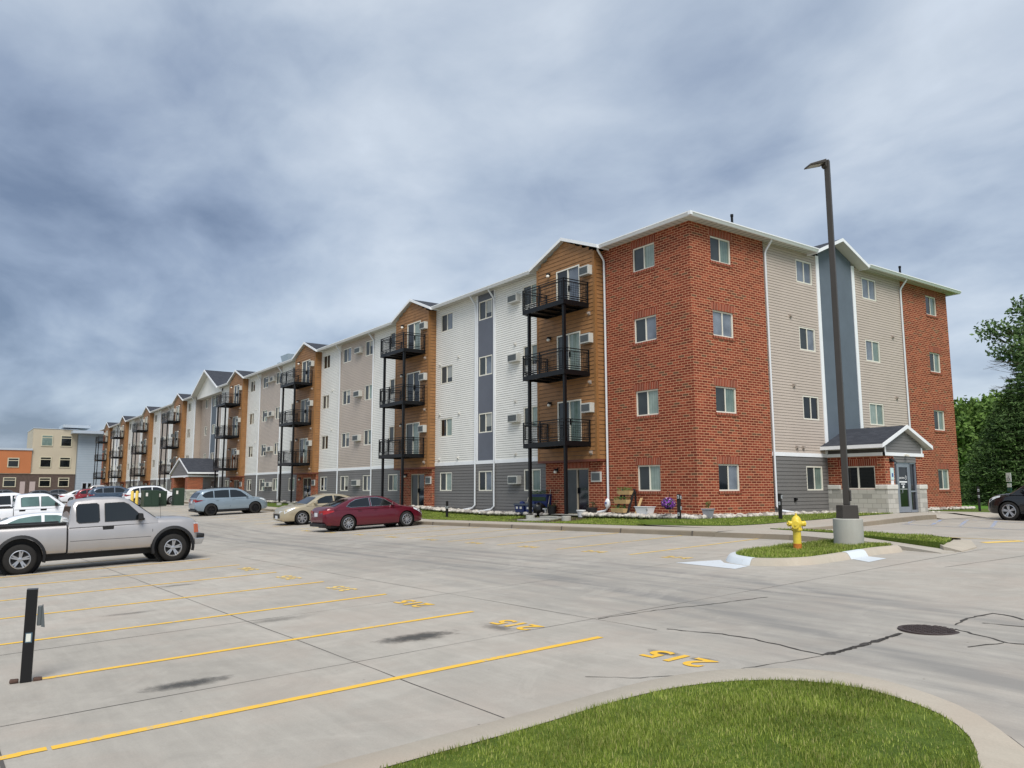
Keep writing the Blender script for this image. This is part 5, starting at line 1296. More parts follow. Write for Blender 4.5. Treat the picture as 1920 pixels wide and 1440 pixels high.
    for s in (1, -1):
        mb = MB(); xm = sx[2]-.10; yy = wb+.0; mb.hexa([(xm-.07, s*(yy+.02), zr+.02), (xm+.07, s*(yy+.02), zr+.03), (xm+.02, s*(yy+.17), zr+.03), (xm-.07, s*(yy+.17), zr+.03), (xm-.07, s*(yy+.03), zr+.14), (xm+.05, s*(yy+.03), zr+.12), (xm+.0, s*(yy+.17), zr+.13), (xm-.07, s*(yy+.17), zr+.15)]); mb.build('mirror', body, root, bevel=.012, recalc=True)
    # lamps sit on the corners of the shell
    zf = .66 if kind != 'suv' else .82; zk = .86 if kind != 'suv' else 1.0
    for s in (1, -1):
        mb = MB(); P = []
        for xx in (L-.14, L-.30, L-.48, L-.62):
            w0 = sm(wid, xx, .06); zt = sm(top, xx)
            P.append([(xx+.0, s*(w0*.985+.012), zt-.17*(1-(L-.14-xx)*.9)), (xx+.0, s*(w0*.93+.018), zt-.035)])
        for a, b in zip(P, P[1:]): mb.quad(a[0], b[0], b[1], a[1])
        w0 = sm(wid, L-.05, .06); mb.quad((L+.0, s*w0*.62, zf-.06), P[0][0], P[0][1], (L-.02, s*w0*.62, zf+.05)); mb.build('headlight', lampclr, root, recalc=True)
        mb = MB(); P = []
        for xx in (-L+.02, -L+.12, -L+.26, -L+.44):
            w0 = sm(wid, xx, .06); k = (xx+L)/.44; P.append([(xx-.0, s*(w0*.995+.012), zk-.11*(1-k)-.02), (xx-.0, s*(w0*.97+.014), zk+.06*(1-k*.4))])
        for a, b in zip(P, P[1:]): mb.quad(a[0], b[0], b[1], a[1])
        w0 = sm(wid, -L, .06); mb.quad((-L-.012, s*w0*.45, zk-.08), P[0][0], P[0][1], (-L-.012, s*w0*.45, zk+.04)); mb.build('taillight', lampred, root, recalc=True)
    mb = MB(); mb.box(L-.03, L+.012, -.42, .42, .36 if kind != 'suv' else .45, .56 if kind != 'suv' else .72); mb.build('grille', plastic, root, bevel=.01)
    mb = MB(); mb.box(L+.006, L+.02, -.45, .45, .585 if kind != 'suv' else .73, .60 if kind != 'suv' else .745); mb.build('grille_trim', chrome, root)
    mb = MB(); mb.box(-L+.35, L-.4, -.62, .62, bot[2][1]-.06, bot[2][1]+.12); mb.build('underbody_blocker', plastic, root)  # box added under the car to block light and deepen its shadow
    for xx, zz in ((-L-.015, zk-.12), (L+.014, .40 if kind != 'suv' else .5)):
        mb = MB(); mb.box(xx-.006, xx+.006, -.155, .155, zz-.08, zz+.08); mb.build('licence_plate', platem, root)
    zl = bot[2][1]; mb = MB(); mb.box(-L+.12, -L+.0-.02, -.72, .72, zl+.02, zl+.16); mb.build('bumper_valance', plastic, root, bevel=.02)
    if kind == 'suv':
        for s in (1, -1): mb = MB(); mb.tube([(-1.7, s*.62, 1.695), (-1.5, s*.63, 1.735), (.2, s*.64, 1.745), (.4, s*.64, 1.68)], .016, 6); mb.build('roof_rail', chrome if trim else plastic, root)
        wedge(root, 'sill_trim', plastic, [(-.96, zl+.02), (.98, zl+.02), (.98, zl+.12), (-.96, zl+.12)], .91, .962)
    place(root, x, y, heading); root.scale = (sc,)*3; return root
def pickup(name, label, x, y, heading, body, crew=False, flares=True, glass=None, rim=alloy, origin='mid', cap=plastic, mirrorm=plastic, group=None):
    """origin at the front axle; the box is a shell open on top"""
    g = glass or carglass; root = empty(name, (0,0,0), 0, label, 'pickup truck', group); r = .378; fr = .87; RA = -3.67 if not crew else -3.70
    cr = -2.60 if not crew else -2.72; re = -4.95 if not crew else -5.0
    top = [(cr,1.17),(-1.5,1.17),(-.6,1.19),(-.35,1.21),(.3,1.19),(.56,1.14),(.68,1.08),(.74,.92)]
    bot = [(cr,.42),(-.6,.42),(0,.40),(.6,.42),(.74,.46)]; wid = [(cr,.955),(-.5,.965),(.3,.955),(.6,.92),(.70,.86),(.74,.78)]
    body_shell(None, cr, .74, 36, top, bot, wid, .05, 'body', body, root, [(0, r+.03)], .50, capf=False)
    roof = [(cr+.01,1.17),(cr+.03,1.44),(cr+.06,1.72),(cr+.17,1.82),(-1.95,1.865),(-1.38,1.855),(-1.14,1.80),(-.40,1.20)]
    ys = cabin(None, root, body, roof, .925, .76, 1.18, H=.64)
    if crew: wins = [[(-2.40,1.24),(-2.42,1.66),(-2.3,1.70),(-1.66,1.71),(-1.62,1.24)], [(-1.52,1.22),(-1.52,1.71),(-1.2,1.70),(-.70,1.27),(-.68,1.22)]]
    else: wins = [[(-2.40,1.27),(-2.41,1.62),(-2.36,1.695),(-1.94,1.705),(-1.88,1.66),(-1.87,1.26),(-1.91,1.215),(-2.34,1.215)], [(-1.72,1.215),(-1.72,1.68),(-1.70,1.70),(-1.26,1.695),(-1.15,1.64),(-.78,1.27),(-.78,1.215)]]
    rubm = mat('window_rubber', srgb(28,28,28), .6); side_glass(root, wins, ys, g, .006, rubm)
    screen(root, 'windshield', roof, ys, -1.10, -.42, g)
    mb = MB(); mb.quad((cr+.035,-.72,1.25), (cr+.035,.72,1.25), (cr+.10,.66,1.66), (cr+.10,-.66,1.66)); mb.v = [(a-.03, b, c) for a, b, c in mb.v]; mb.build('rear_window', g, root)
    # load box
    x0, x1 = re, cr-.045; zt = 1.21; mb = MB()
    btop = [(x0, zt), (x1, zt)]; bb = [(x0,.52),(x0+.3,.44),(x1,.44)]; bw = [(x0,.93),(x0+.1,.955),(x1,.957)]
    bo = body_shell(None, x0, x1, 20, btop, bb, bw, .0, 'load_box', body, root, [(RA, r+.03)], .50, capf=False)
    cb = MB(); cb.box(x0+.08, x1-.06, -.80, .80, .80, 1.5); co = cb.build('cut', body, None, recalc=True)
    md_ = bo.modifiers.new('b', 'BOOLEAN'); md_.operation = 'DIFFERENCE'; md_.solver = 'EXACT'; md_.object = co; bpy.context.view_layer.update()
    me = bpy.data.meshes.new_from_object(bo.evaluated_get(bpy.context.evaluated_depsgraph_get())); bo.modifiers.clear(); bo.data = me; bpy.data.objects.remove(co)
    me.polygons.foreach_set('use_smooth', [True]*len(me.polygons)); me.set_sharp_from_angle(angle=math.radians(30))
    for s in (1, -1): mb = MB(); mb.box(x0+.02, x1-.0, s*.79, s*.925, zt-.012, zt+.045); mb.build('bed_rail', cap, root, bevel=.012)
    mb = MB(); mb.box(x0+.01, x0+.09, -.80, .80, zt-.01, zt+.035); mb.build('tailgate_cap', cap, root, bevel=.01)
    mb = MB(); mb.box(x0-.16, x0+.02, -.92, .92, .46, .66); mb.build('rear_bumper', chrome, root, bevel=.03)
    mb = MB(); mb.box(-4.7, .5, -.62, .62, .26, .46); mb.build('chassis', plastic, root)
    for a in (0, RA):
        for s in (1, -1): wheel(root, a, s*.84, r, .25, .228, 5, rim, s)
    if flares:
        for a in (0, RA):
            for s in (1, -1):
                mb = MB(); n = 22
                for k in range(n):
                    t0, t1 = -.28+(PI+.56)*k/n, -.28+(PI+.56)*(k+1)/n
                    def p(t, rad, y): return (a+rad*math.cos(t), s*y, r+.03+rad*math.sin(t)*(1.0))
                    w = .955
                    mb.quad(p(t0,.505,w-.03), p(t1,.505,w-.03), p(t1,.505,w+.045), p(t0,.505,w+.045)); mb.quad(p(t0,.505,w+.045), p(t1,.505,w+.045), p(t1,.56,w+.03), p(t0,.56,w+.03)); mb.quad(p(t0,.56,w+.03), p(t1,.56,w+.03), p(t1,.585,w-.02), p(t0,.585,w-.02))
                mb.build('wheel_flare', plastic, root, smooth=True, recalc=True)
    fy = sidey(top, bot, wid)
    for pts in ([(-1.80,1.16),(-1.80,.45)], [(-.56,1.15),(-.54,.9),(-.58,.5)], [(-2.44,1.16),(-2.44,.45)]): seam(root, pts, fy, .012)
    seam(root, [(-2.56,.745),(-.58,.735)], lambda x, z: fy(x, z)-.001, .010)
    for xx in ((-1.65,) if not crew else (-1.42, -2.36)):
        for s in (1, -1):
            yy = fy(xx, 1.06); mb = MB(); mb.box(xx-.14, xx+.14, s*(yy-.02), s*(yy+.008), .985, 1.10); mb.build('door_handle', plastic, root, bevel=.02)
    for s in (1, -1):
        mb = MB(); mb.box(-.92, -.74, s*.93, s*.97, 1.20, 1.25); mb.hexa([(-.93, s*.97, 1.20), (-.78, s*.97, 1.20), (-.80, s*1.15, 1.21), (-.93, s*1.15, 1.21), (-.93, s*.97, 1.40), (-.80, s*.97, 1.38), (-.82, s*1.14, 1.38), (-.93, s*1.14, 1.40)]); mb.build('mirror', mirrorm, root, bevel=.02, recalc=True)
    mb = MB(); mb.box(.66, .86, -.93, .93, .60, .72); mb.build('bumper_top', plastic, root, bevel=.03)
    mb = MB(); mb.hexa([(.60,-.90,.42),(.80,-.88,.42),(.80,.88,.42),(.60,.90,.42),(.58,-.94,.60),(.87,-.93,.60),(.87,.93,.60),(.58,.94,.60)]); mb.build('front_bumper', chrome, root, bevel=.02, recalc=True)
    mb = MB(); mb.box(.70, .76, -.52, .52, .74, 1.0); mb.build('grille', plastic, root, bevel=.02); mb = MB(); mb.box(.755, .785, -.52, .52, .85, .89); mb.build('grille_bar', chrome, root)
    for s in (1, -1):
        mb = MB(); mb.hexa([(.60, s*.93, .74), (.755, s*.80, .74), (.755, s*.55, .74), (.65, s*.55, .74), (.56, s*.90, 1.04), (.70, s*.80, 1.03), (.73, s*.55, 1.0), (.62, s*.55, 1.0)]); mb.build('headlight', lampclr, root, recalc=True)
        mb = MB(); mb.hexa([(.60, s*.945, .76), (.70, s*.89, .76), (.66, s*.85, .76), (.55, s*.90, .76), (.585, s*.935, 1.0), (.68, s*.88, 1.0), (.62, s*.85, 1.0), (.55, s*.88, 1.0)]); mb.build('turn_signal', lampamb, root, recalc=True)
        mb = MB(); mb.box(x0-.012, x0+.06, s*.80, s*.958, .82, 1.16); mb.build('taillight', lampred, root, bevel=.01)
    if not crew: mb = MB(); mb.tube([(-.30, -.80, 1.20), (-.32, -.80, 1.62)], .004, 5); mb.build('antenna', plastic, root)
    mb = MB(); mb.quad((-.50,-.80,1.215),(-.36,-.82,1.213),(-.36,.82,1.213),(-.50,.80,1.215)); mb.build('cowl', plastic, root)
    h = math.radians(heading); place(root, x-math.cos(h)*2.0, y-math.sin(h)*2.0, heading)
    root.location = root.matrix_world @ Vector((2.0, 0, 0)); return root
silver = paint('silver_beige_paint', srgb(172,169,168), .45, .35); white = paint('white_paint_gloss', srgb(226,228,232), .0, .3)
maroon = paint('maroon_paint', srgb(94,14,34), .3, .3); gold = paint('champagne_paint', srgb(178,166,140), .4, .3); ltblue = paint('pale_blue_paint', srgb(138,154,166), .35, .3)
blackp = paint('black_paint', srgb(10,12,16), .1, .25); navy = paint('steel_blue_paint', srgb(58,76,96), .35, .3); redp = paint('red_paint', srgb(130,24,34), .2, .3); dgrey = paint('dark_grey_paint', srgb(52,56,62), .3, .3)
pickup('silver_pickup', 'silver extended-cab pickup with black wheel flares in the front row of bays', -4.76, -17.64, 90, silver)
car('red_sedan', 'dark red four-door sedan parked nose-in against the front kerb', 'sedan', -12.55, -7.45, 90, maroon, 'sedan', trim=chrome, spokes=10)
car('beige_coupe', 'champagne coupe backed in behind the dark red sedan', 'coupe', -18.9, -7.0, -90, gold, 'coupe', spokes=7)
car('blue_crossover', 'pale blue crossover with black wheels facing the building', 'crossover', -32.6, -7.75, 90, ltblue, 'suv', rim=alloy_d, spokes=5, sc=.99)
car('black_suv', 'black SUV at the right edge with only its nose in view', 'SUV', 8.05, 10.45, 180, blackp, 'suv', spokes=5, sc=.93)
car('white_sedan', 'white sedan half hidden behind the silver pickup bed', 'sedan', -10.4, -20.0, 90, white, 'sedan', glass=carglass_l)
pickup('white_pickup', 'white crew-cab pickup with black mirrors beyond the silver pickup', -28.4, -17.2, 90, white, crew=True, flares=False, glass=carglass_l)
pickup('white_pickup', 'second white pickup showing only its roof behind the crew-cab one', -34.0, -18.1, 90, white, crew=True, flares=False)
pickup('grey_pickup', 'far silver pickup facing left below the cream office building', -96.5, -8.0, -90, silver, crew=True, flares=False)
car('white_sedan', 'far white sedan between the far silver pickup and the red car', 'sedan', -76, -10.3, 90, white, 'sedan')
car('red_hatchback', 'red car mostly hidden by the steel blue SUV', 'car', -72, -9.7, 90, redp, 'suv', sc=.9)
car('blue_suv', 'steel blue SUV parked left of the yellow bollards', 'SUV', -63.5, -9.4, 90, navy, 'suv', trim=chrome)
car('silver_car', 'pale silver car glimpsed between the steel blue SUV and the bollards', 'car', -66.5, -6.6, 90, silver, 'sedan')
car('white_suv', 'white SUV behind the green utility cabinets', 'SUV', -55.4, -7.75, 90, white, 'suv')
car('grey_sedan', 'dark grey sedan in the far row before the brown office wall, left one', 'sedan', -106, -11.6, 90, dgrey, 'sedan')
car('grey_sedan', 'dark grey sedan in the far row before the brown office wall, nearer the white pickup', 'sedan', -112, -8.8, 90, dgrey, 'sedan')
car('dark_suv', 'dark SUV with roof rails at the far left edge', 'SUV', -90, -16.85, 90, dgrey, 'suv')
# ------------------------------------------------------------------ site furniture
def light_pole():
    x, y = 9.98, -6.52; z = Z13(x, y); r = empty('light_pole', (x, y, z), 0, 'tall dark bronze parking-lot light pole on a round concrete base', 'light pole')
    mb = MB(); mb.lathe([(.315,-.15),(.315,.55),(.30,.565)], n=40); mb.build('concrete_base', pierm, r, smooth=True)
    br = mat('bronze_paint', srgb(62,58,54), .45, .1, .4, .06, 3)
    mb = MB(); mb.hexa([(-.185,-.185,.565),(.185,-.185,.565),(.185,.185,.565),(-.185,.185,.565),(-.175,-.175,.86),(.175,-.175,.86),(.175,.175,.86),(-.175,.175,.86)]); b = mb.build('base_cover', br, r, bevel=.008); b.rotation_euler = (0,0,math.radians(54))
    mb = MB(); mb.hexa([(-.065,-.065,.86),(.065,-.065,.86),(.065,.065,.86),(-.065,.065,.86),(-.06,-.06,9.0),(.06,-.06,9.0),(.06,.06,9.0),(-.06,.06,9.0)]); b = mb.build('pole', br, r, bevel=.012); b.rotation_euler = (0,0,math.radians(20))
    mb = MB(); mb.box(.066,.10,-.04,.05,.95,1.2); h = mb.build('hand_hole_cover', br, b, bevel=.01)
    hd = MB(); hd.hexa([(-.10,-.09,8.86),(-.05,-.09,8.80),(-.05,.09,8.80),(-.10,.09,8.86),(-.10,-.09,8.98),(-.05,-.09,8.99),(-.05,.09,8.99),(-.10,.09,8.98)]); hd.hexa([(-.52,-.15,8.80),(-.09,-.15,8.90),(-.09,.15,8.90),(-.52,.15,8.80),(-.50,-.15,8.845),(-.09,-.15,8.985),(-.09,.15,8.985),(-.50,.15,8.845)])
    h = hd.build('lamp_head', br, r, bevel=.01); h.rotation_euler = (0,0,math.radians(62))
    ln = MB(); ln.quad((-.48,-.11,8.806),(-.16,-.11,8.88),(-.16,.11,8.88),(-.48,.11,8.806)); l = ln.build('lens', mat('lens_grey', srgb(150,150,140), .3), h)
light_pole()
def far_pole(x, y, h, label, zb=-.4, a=0):
    r = empty('light_pole', (x, y, zb), a, label, 'light pole'); mb = MB(); mb.box(-.12,.12,-.12,.12,0,h); mb.build('pole', MAT['bronze_paint'], r); mb = MB(); mb.box(-.15,.15,-1.6,0,h-.16,h-.02); mb.build('lamp_head', MAT['bronze_paint'], r)
far_pole(-110, -17.0, 8.1, 'distant brown light pole standing before the cream office wall'); far_pole(-135, -31.5, 11.4, 'distant light pole cut by the left edge above the orange wall')
def hydrant():
    x, y = 9.76, -8.12; r = empty('fire_hydrant', (x, y, Z13(x, y)), 0, 'yellow fire hydrant with a rusty foot on the small grass island', 'fire hydrant')
    ym = mat('hydrant_yellow', srgb(222,196,66), .4, 0, .5, .08, 14); rust = mat('rusty_orange', srgb(190,116,48), .7, 0, .3, .25, 20)
    mb = MB(); mb.lathe([(.088,-.1),(.088,.13)], n=28); mb.build('foot', rust, r, smooth=True, angle=50)
    mb = MB(); mb.lathe([(.084,.10),(.084,.40),(.115,.41),(.115,.445),(.095,.45),(.10,.49),(.118,.53),(.118,.58),(.105,.60),(.098,.63),(.085,.67),(.055,.705),(.03,.72)], n=32); mb.build('barrel', ym, r, smooth=True, angle=45)
    mb = MB(); mb.lathe([(.032,.70),(.032,.735),(.018,.74),(.018,.775)], n=5); mb.build('operating_nut', ym, r)
    for k, a in enumerate((-100, 80)):
        a = math.radians(a-26); d = Vector((math.cos(a), math.sin(a), 0)); mb = MB(); mb.tube([d*.08+Vector((0,0,.55)), d*.155+Vector((0,0,.55))], .055, 20); mb.tube([d*.155+Vector((0,0,.55)), d*.185+Vector((0,0,.55))], .064, 8); mb.tube([d*.185+Vector((0,0,.55)), d*.21+Vector((0,0,.55))], .02, 5); mb.build('nozzle_cap', ym, r, smooth=True, angle=35)
        ch = MB(); q = Vector((-d.y, d.x, 0)); ch.tube([d*.15+q*.055+Vector((0,0,.52)), d*.14+q*.06+Vector((0,0,.42)), d*.10+q*.02+Vector((0,0,.40))], .007, 6); ch.build('cap_chain', mat('chain_steel', srgb(150,140,90), .5, .4), r)
    a = math.radians(-62); d = Vector((math.cos(a), math.sin(a), 0)); mb = MB(); mb.tube([d*.08+Vector((0,0,.53)), d*.16+Vector((0,0,.53))], .072, 24); mb.tube([d*.16+Vector((0,0,.53)), d*.195+Vector((0,0,.53))], .084, 8); mb.tube([d*.195+Vector((0,0,.53)), d*.22+Vector((0,0,.53))], .022, 5); mb.build('pumper_cap', ym, r, smooth=True, angle=35)
    mb = MB()
    for k in range(8): t = k*PI/4+.2; mb.tube([(math.cos(t)*.102, math.sin(t)*.102, .395), (math.cos(t)*.102, math.sin(t)*.102, .46)], .010, 6)
    mb.build('flange_bolt', ym, r)
hydrant()
dkpost = mat('dark_post', srgb(30,28,28), .6, 0, .3, .15, 8); outl = mat('outlet_grey', srgb(168,172,174), .45, .1); 
def pedestal(x, y, z, h, label, w=.115, boxes=(), foot=False, rz=0):
    r = empty('outlet_post', (x, y, z), rz, label, 'outlet post'); mb = MB(); mb.box(-w/2, w/2, -w/2, w/2, -.1, h); mb.build('post', dkpost, r, bevel=.006)
    for (side, zz) in boxes:
        mb = MB(); c, s = math.cos(side), math.sin(side); b = MB(); b.box(-.035, .035, w/2, w/2+.045, zz-.06, zz+.06); b.v = [(p[0]*c-p[1]*s, p[0]*s+p[1]*c, p[2]) for p in b.v]; o = b.build('outlet_box', outl, r, bevel=.006)
        b = MB(); b.box(-.016, .016, w/2+.046, w/2+.050, zz-.035, zz+.035); b.v = [(p[0]*c-p[1]*s, p[0]*s+p[1]*c, p[2]) for p in b.v]; b.build('socket', mat('socket_dark', srgb(60,62,64), .6), o)
    return r
r = empty('outlet_post', (10.27, -22.255, T(10.27, -22.255)), math.radians(-7), 'black square post with a white sticker bolted down at the near left', 'outlet post')
mb = MB(); mb.box(-.054,.054,-.051,.051,0,.94); mb.build('post', mat('gloss_black_post', srgb(14,14,17), .35, 0, .5), r, bevel=.004)
rustf = mat('rusty_foot', srgb(84,66,58), .85, 0, .2, .3, 20)
for s in ((.01,.105),(-.0,-.105)): mb = MB(); mb.box(s[0]-.038,s[0]+.038,s[1]-.04,s[1]+.04,0,.035); mb.build('anchor_foot', rustf, r, bevel=.01)
mb = MB(); mb.box(-.03,.03,.061,.10,.56,.76); o = mb.build('outlet_box', mat('outlet_dark', srgb(86,92,94), .5), r, bevel=.008); mb = MB(); mb.hexa([(-.034,.10,.55),(.034,.10,.55),(.034,.135,.54),(-.034,.135,.54),(-.034,.10,.77),(.034,.10,.77),(.034,.108,.77),(-.034,.108,.77)]); mb.build('weather_flap', MAT['outlet_dark'], o)
mb = MB(); mb.box(.0545,.0565,-.032,.03,.40,.50); o = mb.build('sticker', mat('sticker_blue', srgb(70,96,110), .5), r); mb = MB(); mb.box(.0568,.058,-.026,.018,.41,.49); mb.build('sticker_label', mat('sticker_white', srgb(214,216,206), .5), o)
pedestal(.28, -1.37, -.17, 1.0, 'dark outlet post beside the purple hanging basket', boxes=((PI, .9), (-PI/2, .5), (PI, .28), (-PI/2, .88)), rz=.4)
pedestal(2.2, 1.9, -.14, .98, 'dark outlet post standing before the dark grey siding', boxes=((PI, .62), (-PI/2, .85)), rz=.3)
pedestal(-14.6, -2.15, lawn_z(-14.6, -2.15), .82, 'short black outlet post on the lawn before the grey siding', boxes=((PI, .5), (-PI/2, .5)), w=.10)
for (x, y, l) in ((-74.5,-5.4,'yellow bollard standing left of the green utility cabinets'),(-64.5,-6.9,'yellow bollard touching the green utility cabinets')): 
    x, y = (-52.5, -9.95) if 'left' in l else (-51.8, -9.72)
    mb = MB(); mb.lathe([(.12,-.2),(.12,1.28),(.09,1.36),(.02,1.39)], (x, y, T(x, y)), n=20); o = mb.build('bollard', mat('bollard_yellow', srgb(228,196,92), .5), smooth=True); tag(o, l, 'bollard', 'bollards by the cabinets')
def cabinet(x, y, w, d, h, lab):
    gm_ = mat('cabinet_green', srgb(44,62,50), .55, 0, .3, .06, 3); r = empty('utility_cabinet', (x, y, T(x, y)), 0, lab, 'utility cabinet', 'green utility cabinets in the lot')
    mb = MB(); mb.box(-w/2,w/2,-d/2,d/2,.06,h); mb.build('cabinet', gm_, r, bevel=.03); mb = MB(); mb.box(-w/2-.05,w/2+.05,-d/2-.05,d/2+.05,-.3,.06); mb.build('pad', pierm, r)
    mb = MB(); mb.box(w/2,w/2+.02,-d/2+.08,-.02,.2,h-.12); mb.box(w/2,w/2+.02,.02,d/2-.08,.2,h-.12); mb.build('cabinet_door', gm_, r); mb = MB(); mb.box(w/2+.02,w/2+.025,-d/2+.12,-d/2+.28,h-.5,h-.22); mb.build('warning_label', vent_w, r)
cabinet(-50.6, -8.95, 1.3, 1.15, 1.42, 'dark green utility cabinet, wide one beside the yellow bollards'); cabinet(-51.4, -7.95, .9, .8, 1.30, 'dark green utility cabinet in the middle, lower than its neighbours'); cabinet(-50.6, -6.75, .9, .8, 1.5, 'dark green utility cabinet nearest the brick canopy pillar')

# things along the wall by the first patio
def pot(x, y, z, r0, r1, h, m, label, leaf=None, n=24, seed=1, tall=.18, rnd=None):
    r = empty('plant_pot', (x, y, z), 0, label, 'plant pot'); mb = MB(); mb.lathe([(r0,0),(r1,h-.05),(r1+.025,h-.045),(r1+.025,h),(r1-.01,h),(r1-.02,h-.04),(.01,h-.045)], n=n); mb.build('pot', m, r, smooth=True, angle=35)
    if leaf: leaves((0,0,h-.03), r1*.9, tall, 130, leaf, r, seed=seed)
    return r
def leaves(c, rad, h, n, m, parent, name='foliage', seed=1, sz=.035):
    q = random.Random(seed); mb = MB()
    for _ in range(n):
        a = q.random()*2*PI; rr = rad*math.sqrt(q.random()); z = c[2]+h*q.random()**.8; p = Vector((c[0]+rr*math.cos(a)*(1+.3*(z-c[2])/h), c[1]+rr*math.sin(a), z)); u = Vector((q.uniform(-1,1), q.uniform(-1,1), q.uniform(-.2,1))).normalized(); v = u.cross(Vector((q.uniform(-1,1), q.uniform(-1,1), q.uniform(-1,1)))).normalized()
        s = sz*q.uniform(.6,1.4); mb.quad(p-v*s*.4, p+u*s, p+v*s*.4+u*s*.5, p-u*s*.6)
    return mb.build(name, m, parent)
leafm = mat('leaf_green', srgb(72,104,46), .6, 0, .3, .3, 9); leafd = mat('leaf_dark', srgb(48,70,40), .6, 0, .3, .3, 9)
whpot = mat('white_ceramic', srgb(214,216,218), .4); blpot = mat('black_pot', srgb(28,28,30), .6); gypot = mat('grey_pot', srgb(150,150,158), .5)
pot(-8.62, -.62, -.12, .11, .17, .27, whpot, 'small white pot at the left end of the stepping stones', leafd, seed=2, tall=.07); pot(-8.25, -.42, -.12, .16, .20, .36, blpot, 'black nursery pot left of the glass patio door', leafd, seed=3, tall=.10)
pot(-5.62, -.95, -.16, .12, .185, .30, whpot, 'round white pot right of the glass patio door'); pot(-5.42, -.50, -.12, .18, .22, .36, blpot, 'black pot with bushy green plant beside the white pot', leafd, seed=4, tall=.26)
def taper_box(name, m, parent, w0, w1, d0, d1, z0, z1, bevel=.01):
    mb = MB(); mb.hexa([(-w0,-d0,z0),(w0,-d0,z0),(w0,d0,z0),(-w0,d0,z0),(-w1,-d1,z1),(w1,-d1,z1),(w1,d1,z1),(-w1,d1,z1)]); return mb.build(name, m, parent, bevel=bevel)
r = empty('plant_pot', (.66, -.25, -.03), .2, 'square grey planter with a seedling before the brick corner', 'plant pot'); taper_box('pot', gypot, r, .12, .165, .12, .165, 0, .29); taper_box('rim', gypot, r, .19, .19, .19, .19, .29, .33); leaves((0,0,.36), .09, .24, 90, leafm, r, seed=7)
r = empty('washtub', (-2.28, -.52, -.12), 0, 'white rectangular tub standing on the rocks below the window', 'tub'); r.location.z = -.02; taper_box('tub', whpot, r, .27, .36, .16, .22, 0, .33, .02); taper_box('rim', whpot, r, .38, .38, .24, .24, .33, .355); mb = MB(); mb.tube([(.30,-.225,.22),(.31,-.25,.26),(.36,-.25,.26),(.37,-.22,.21),(.33,-.235,.18),(.30,-.225,.22)], .008, 6); mb.build('handle', blpot, r)
def ladder_planter():
    r = empty('tiered_planter', (-3.42, -.45, -.02), 0, 'black ladder stand holding three wooden herb boxes against the brick', 'planter'); r.scale = (.74, 1, .96)
    tim = mat('pine_board', srgb(196,166,120), .6, 0, .3, .1, 6)
    for x in (-.46, .42):
        mb = MB(); mb.hexa([(x-.05,-.28,0),(x+.05,-.28,0),(x+.05,-.20,0),(x-.05,-.20,0),(x-.05,.16,1.08),(x+.05,.16,1.08),(x+.05,.24,1.08),(x-.05,.24,1.08)]); mb.hexa([(x-.04,.24,0),(x+.04,.24,0),(x+.04,.30,0),(x-.04,.30,0),(x-.04,.22,1.0),(x+.04,.22,1.0),(x+.04,.27,1.0),(x-.04,.27,1.0)]); mb.build('ladder_leg', blpot, r)
    for k, (y, z) in enumerate(((-.34, .10), (-.16, .46), (.02, .84))):
        mb = MB(); mb.hexa([(-.50,y-.10,z),(.40,y-.10,z),(.40,y+.10,z),(-.50,y+.10,z),(-.55,y-.14,z+.17),(.45,y-.14,z+.17),(.45,y+.12,z+.17),(-.55,y+.12,z+.17)]); o = mb.build('planter_box', tim, r, bevel=.006); leaves((-.05,y,z+.16), .36, .14, 160, leafm, o, seed=20+k)
ladder_planter()
mb = MB(); mb.hexa([(-2.93,-.52,-.1),(-2.81,-.52,-.1),(-2.81,-.48,-.1),(-2.93,-.48,-.1),(-2.90,-.14,.66),(-2.78,-.14,.66),(-2.78,-.10,.66),(-2.90,-.10,.66)]); tag(mb.build('wooden_board', MAT['pine_board']), 'bare wooden board leaning on the brick beside the tiered planter', 'board')
def basket():
    r = empty('hanging_basket', (-.55, -.95, -.14), 0, 'purple petunia basket hanging on a thin black hook', 'hanging basket')
    mb = MB(); mb.tube([(0,0,-.1),(0,0,.98),(0,-.03,1.04),(-.05,-.05,1.07),(-.09,-.05,1.03),(-.07,-.05,.98)], .009, 6); mb.build('hook', blpot, r)
    mb = MB(); mb.lathe([(.10,.40),(.17,.50),(.19,.58),(.02,.58)], (-.03,-.05,0), n=20); mb.build('basket', blpot, r, smooth=True)
    pm = mat('petunia_purple', srgb(126,62,158), .6, 0, .3, .35, 14); pk = mat('petunia_pink', srgb(206,170,206), .6)
    q = random.Random(4)
    for nm, m, n in (('blossom', pm, 420), ('pale_blossom', pk, 60), ('foliage', leafd, 120)):
        mb = MB()
        for _ in range(n):
            v = Vector((q.gauss(0,1), q.gauss(0,1), q.gauss(0,1))).normalized(); p = Vector((-.03,-.05,.62))+Vector((v.x*.25, v.y*.25, v.z*.20)); u = v.cross(Vector((q.uniform(-1,1),q.uniform(-1,1),q.uniform(-1,1)))).normalized(); w = v.cross(u); s = q.uniform(.018,.034); p += v*q.uniform(-.05,.03)
            mb.poly([p+u*s*math.cos(t)+w*s*math.sin(t)+v*(.008 if i % 2 else 0) for i, t in enumerate([2*PI*j/6 for j in range(6)])])
        mb.build(nm, m, r)
basket()
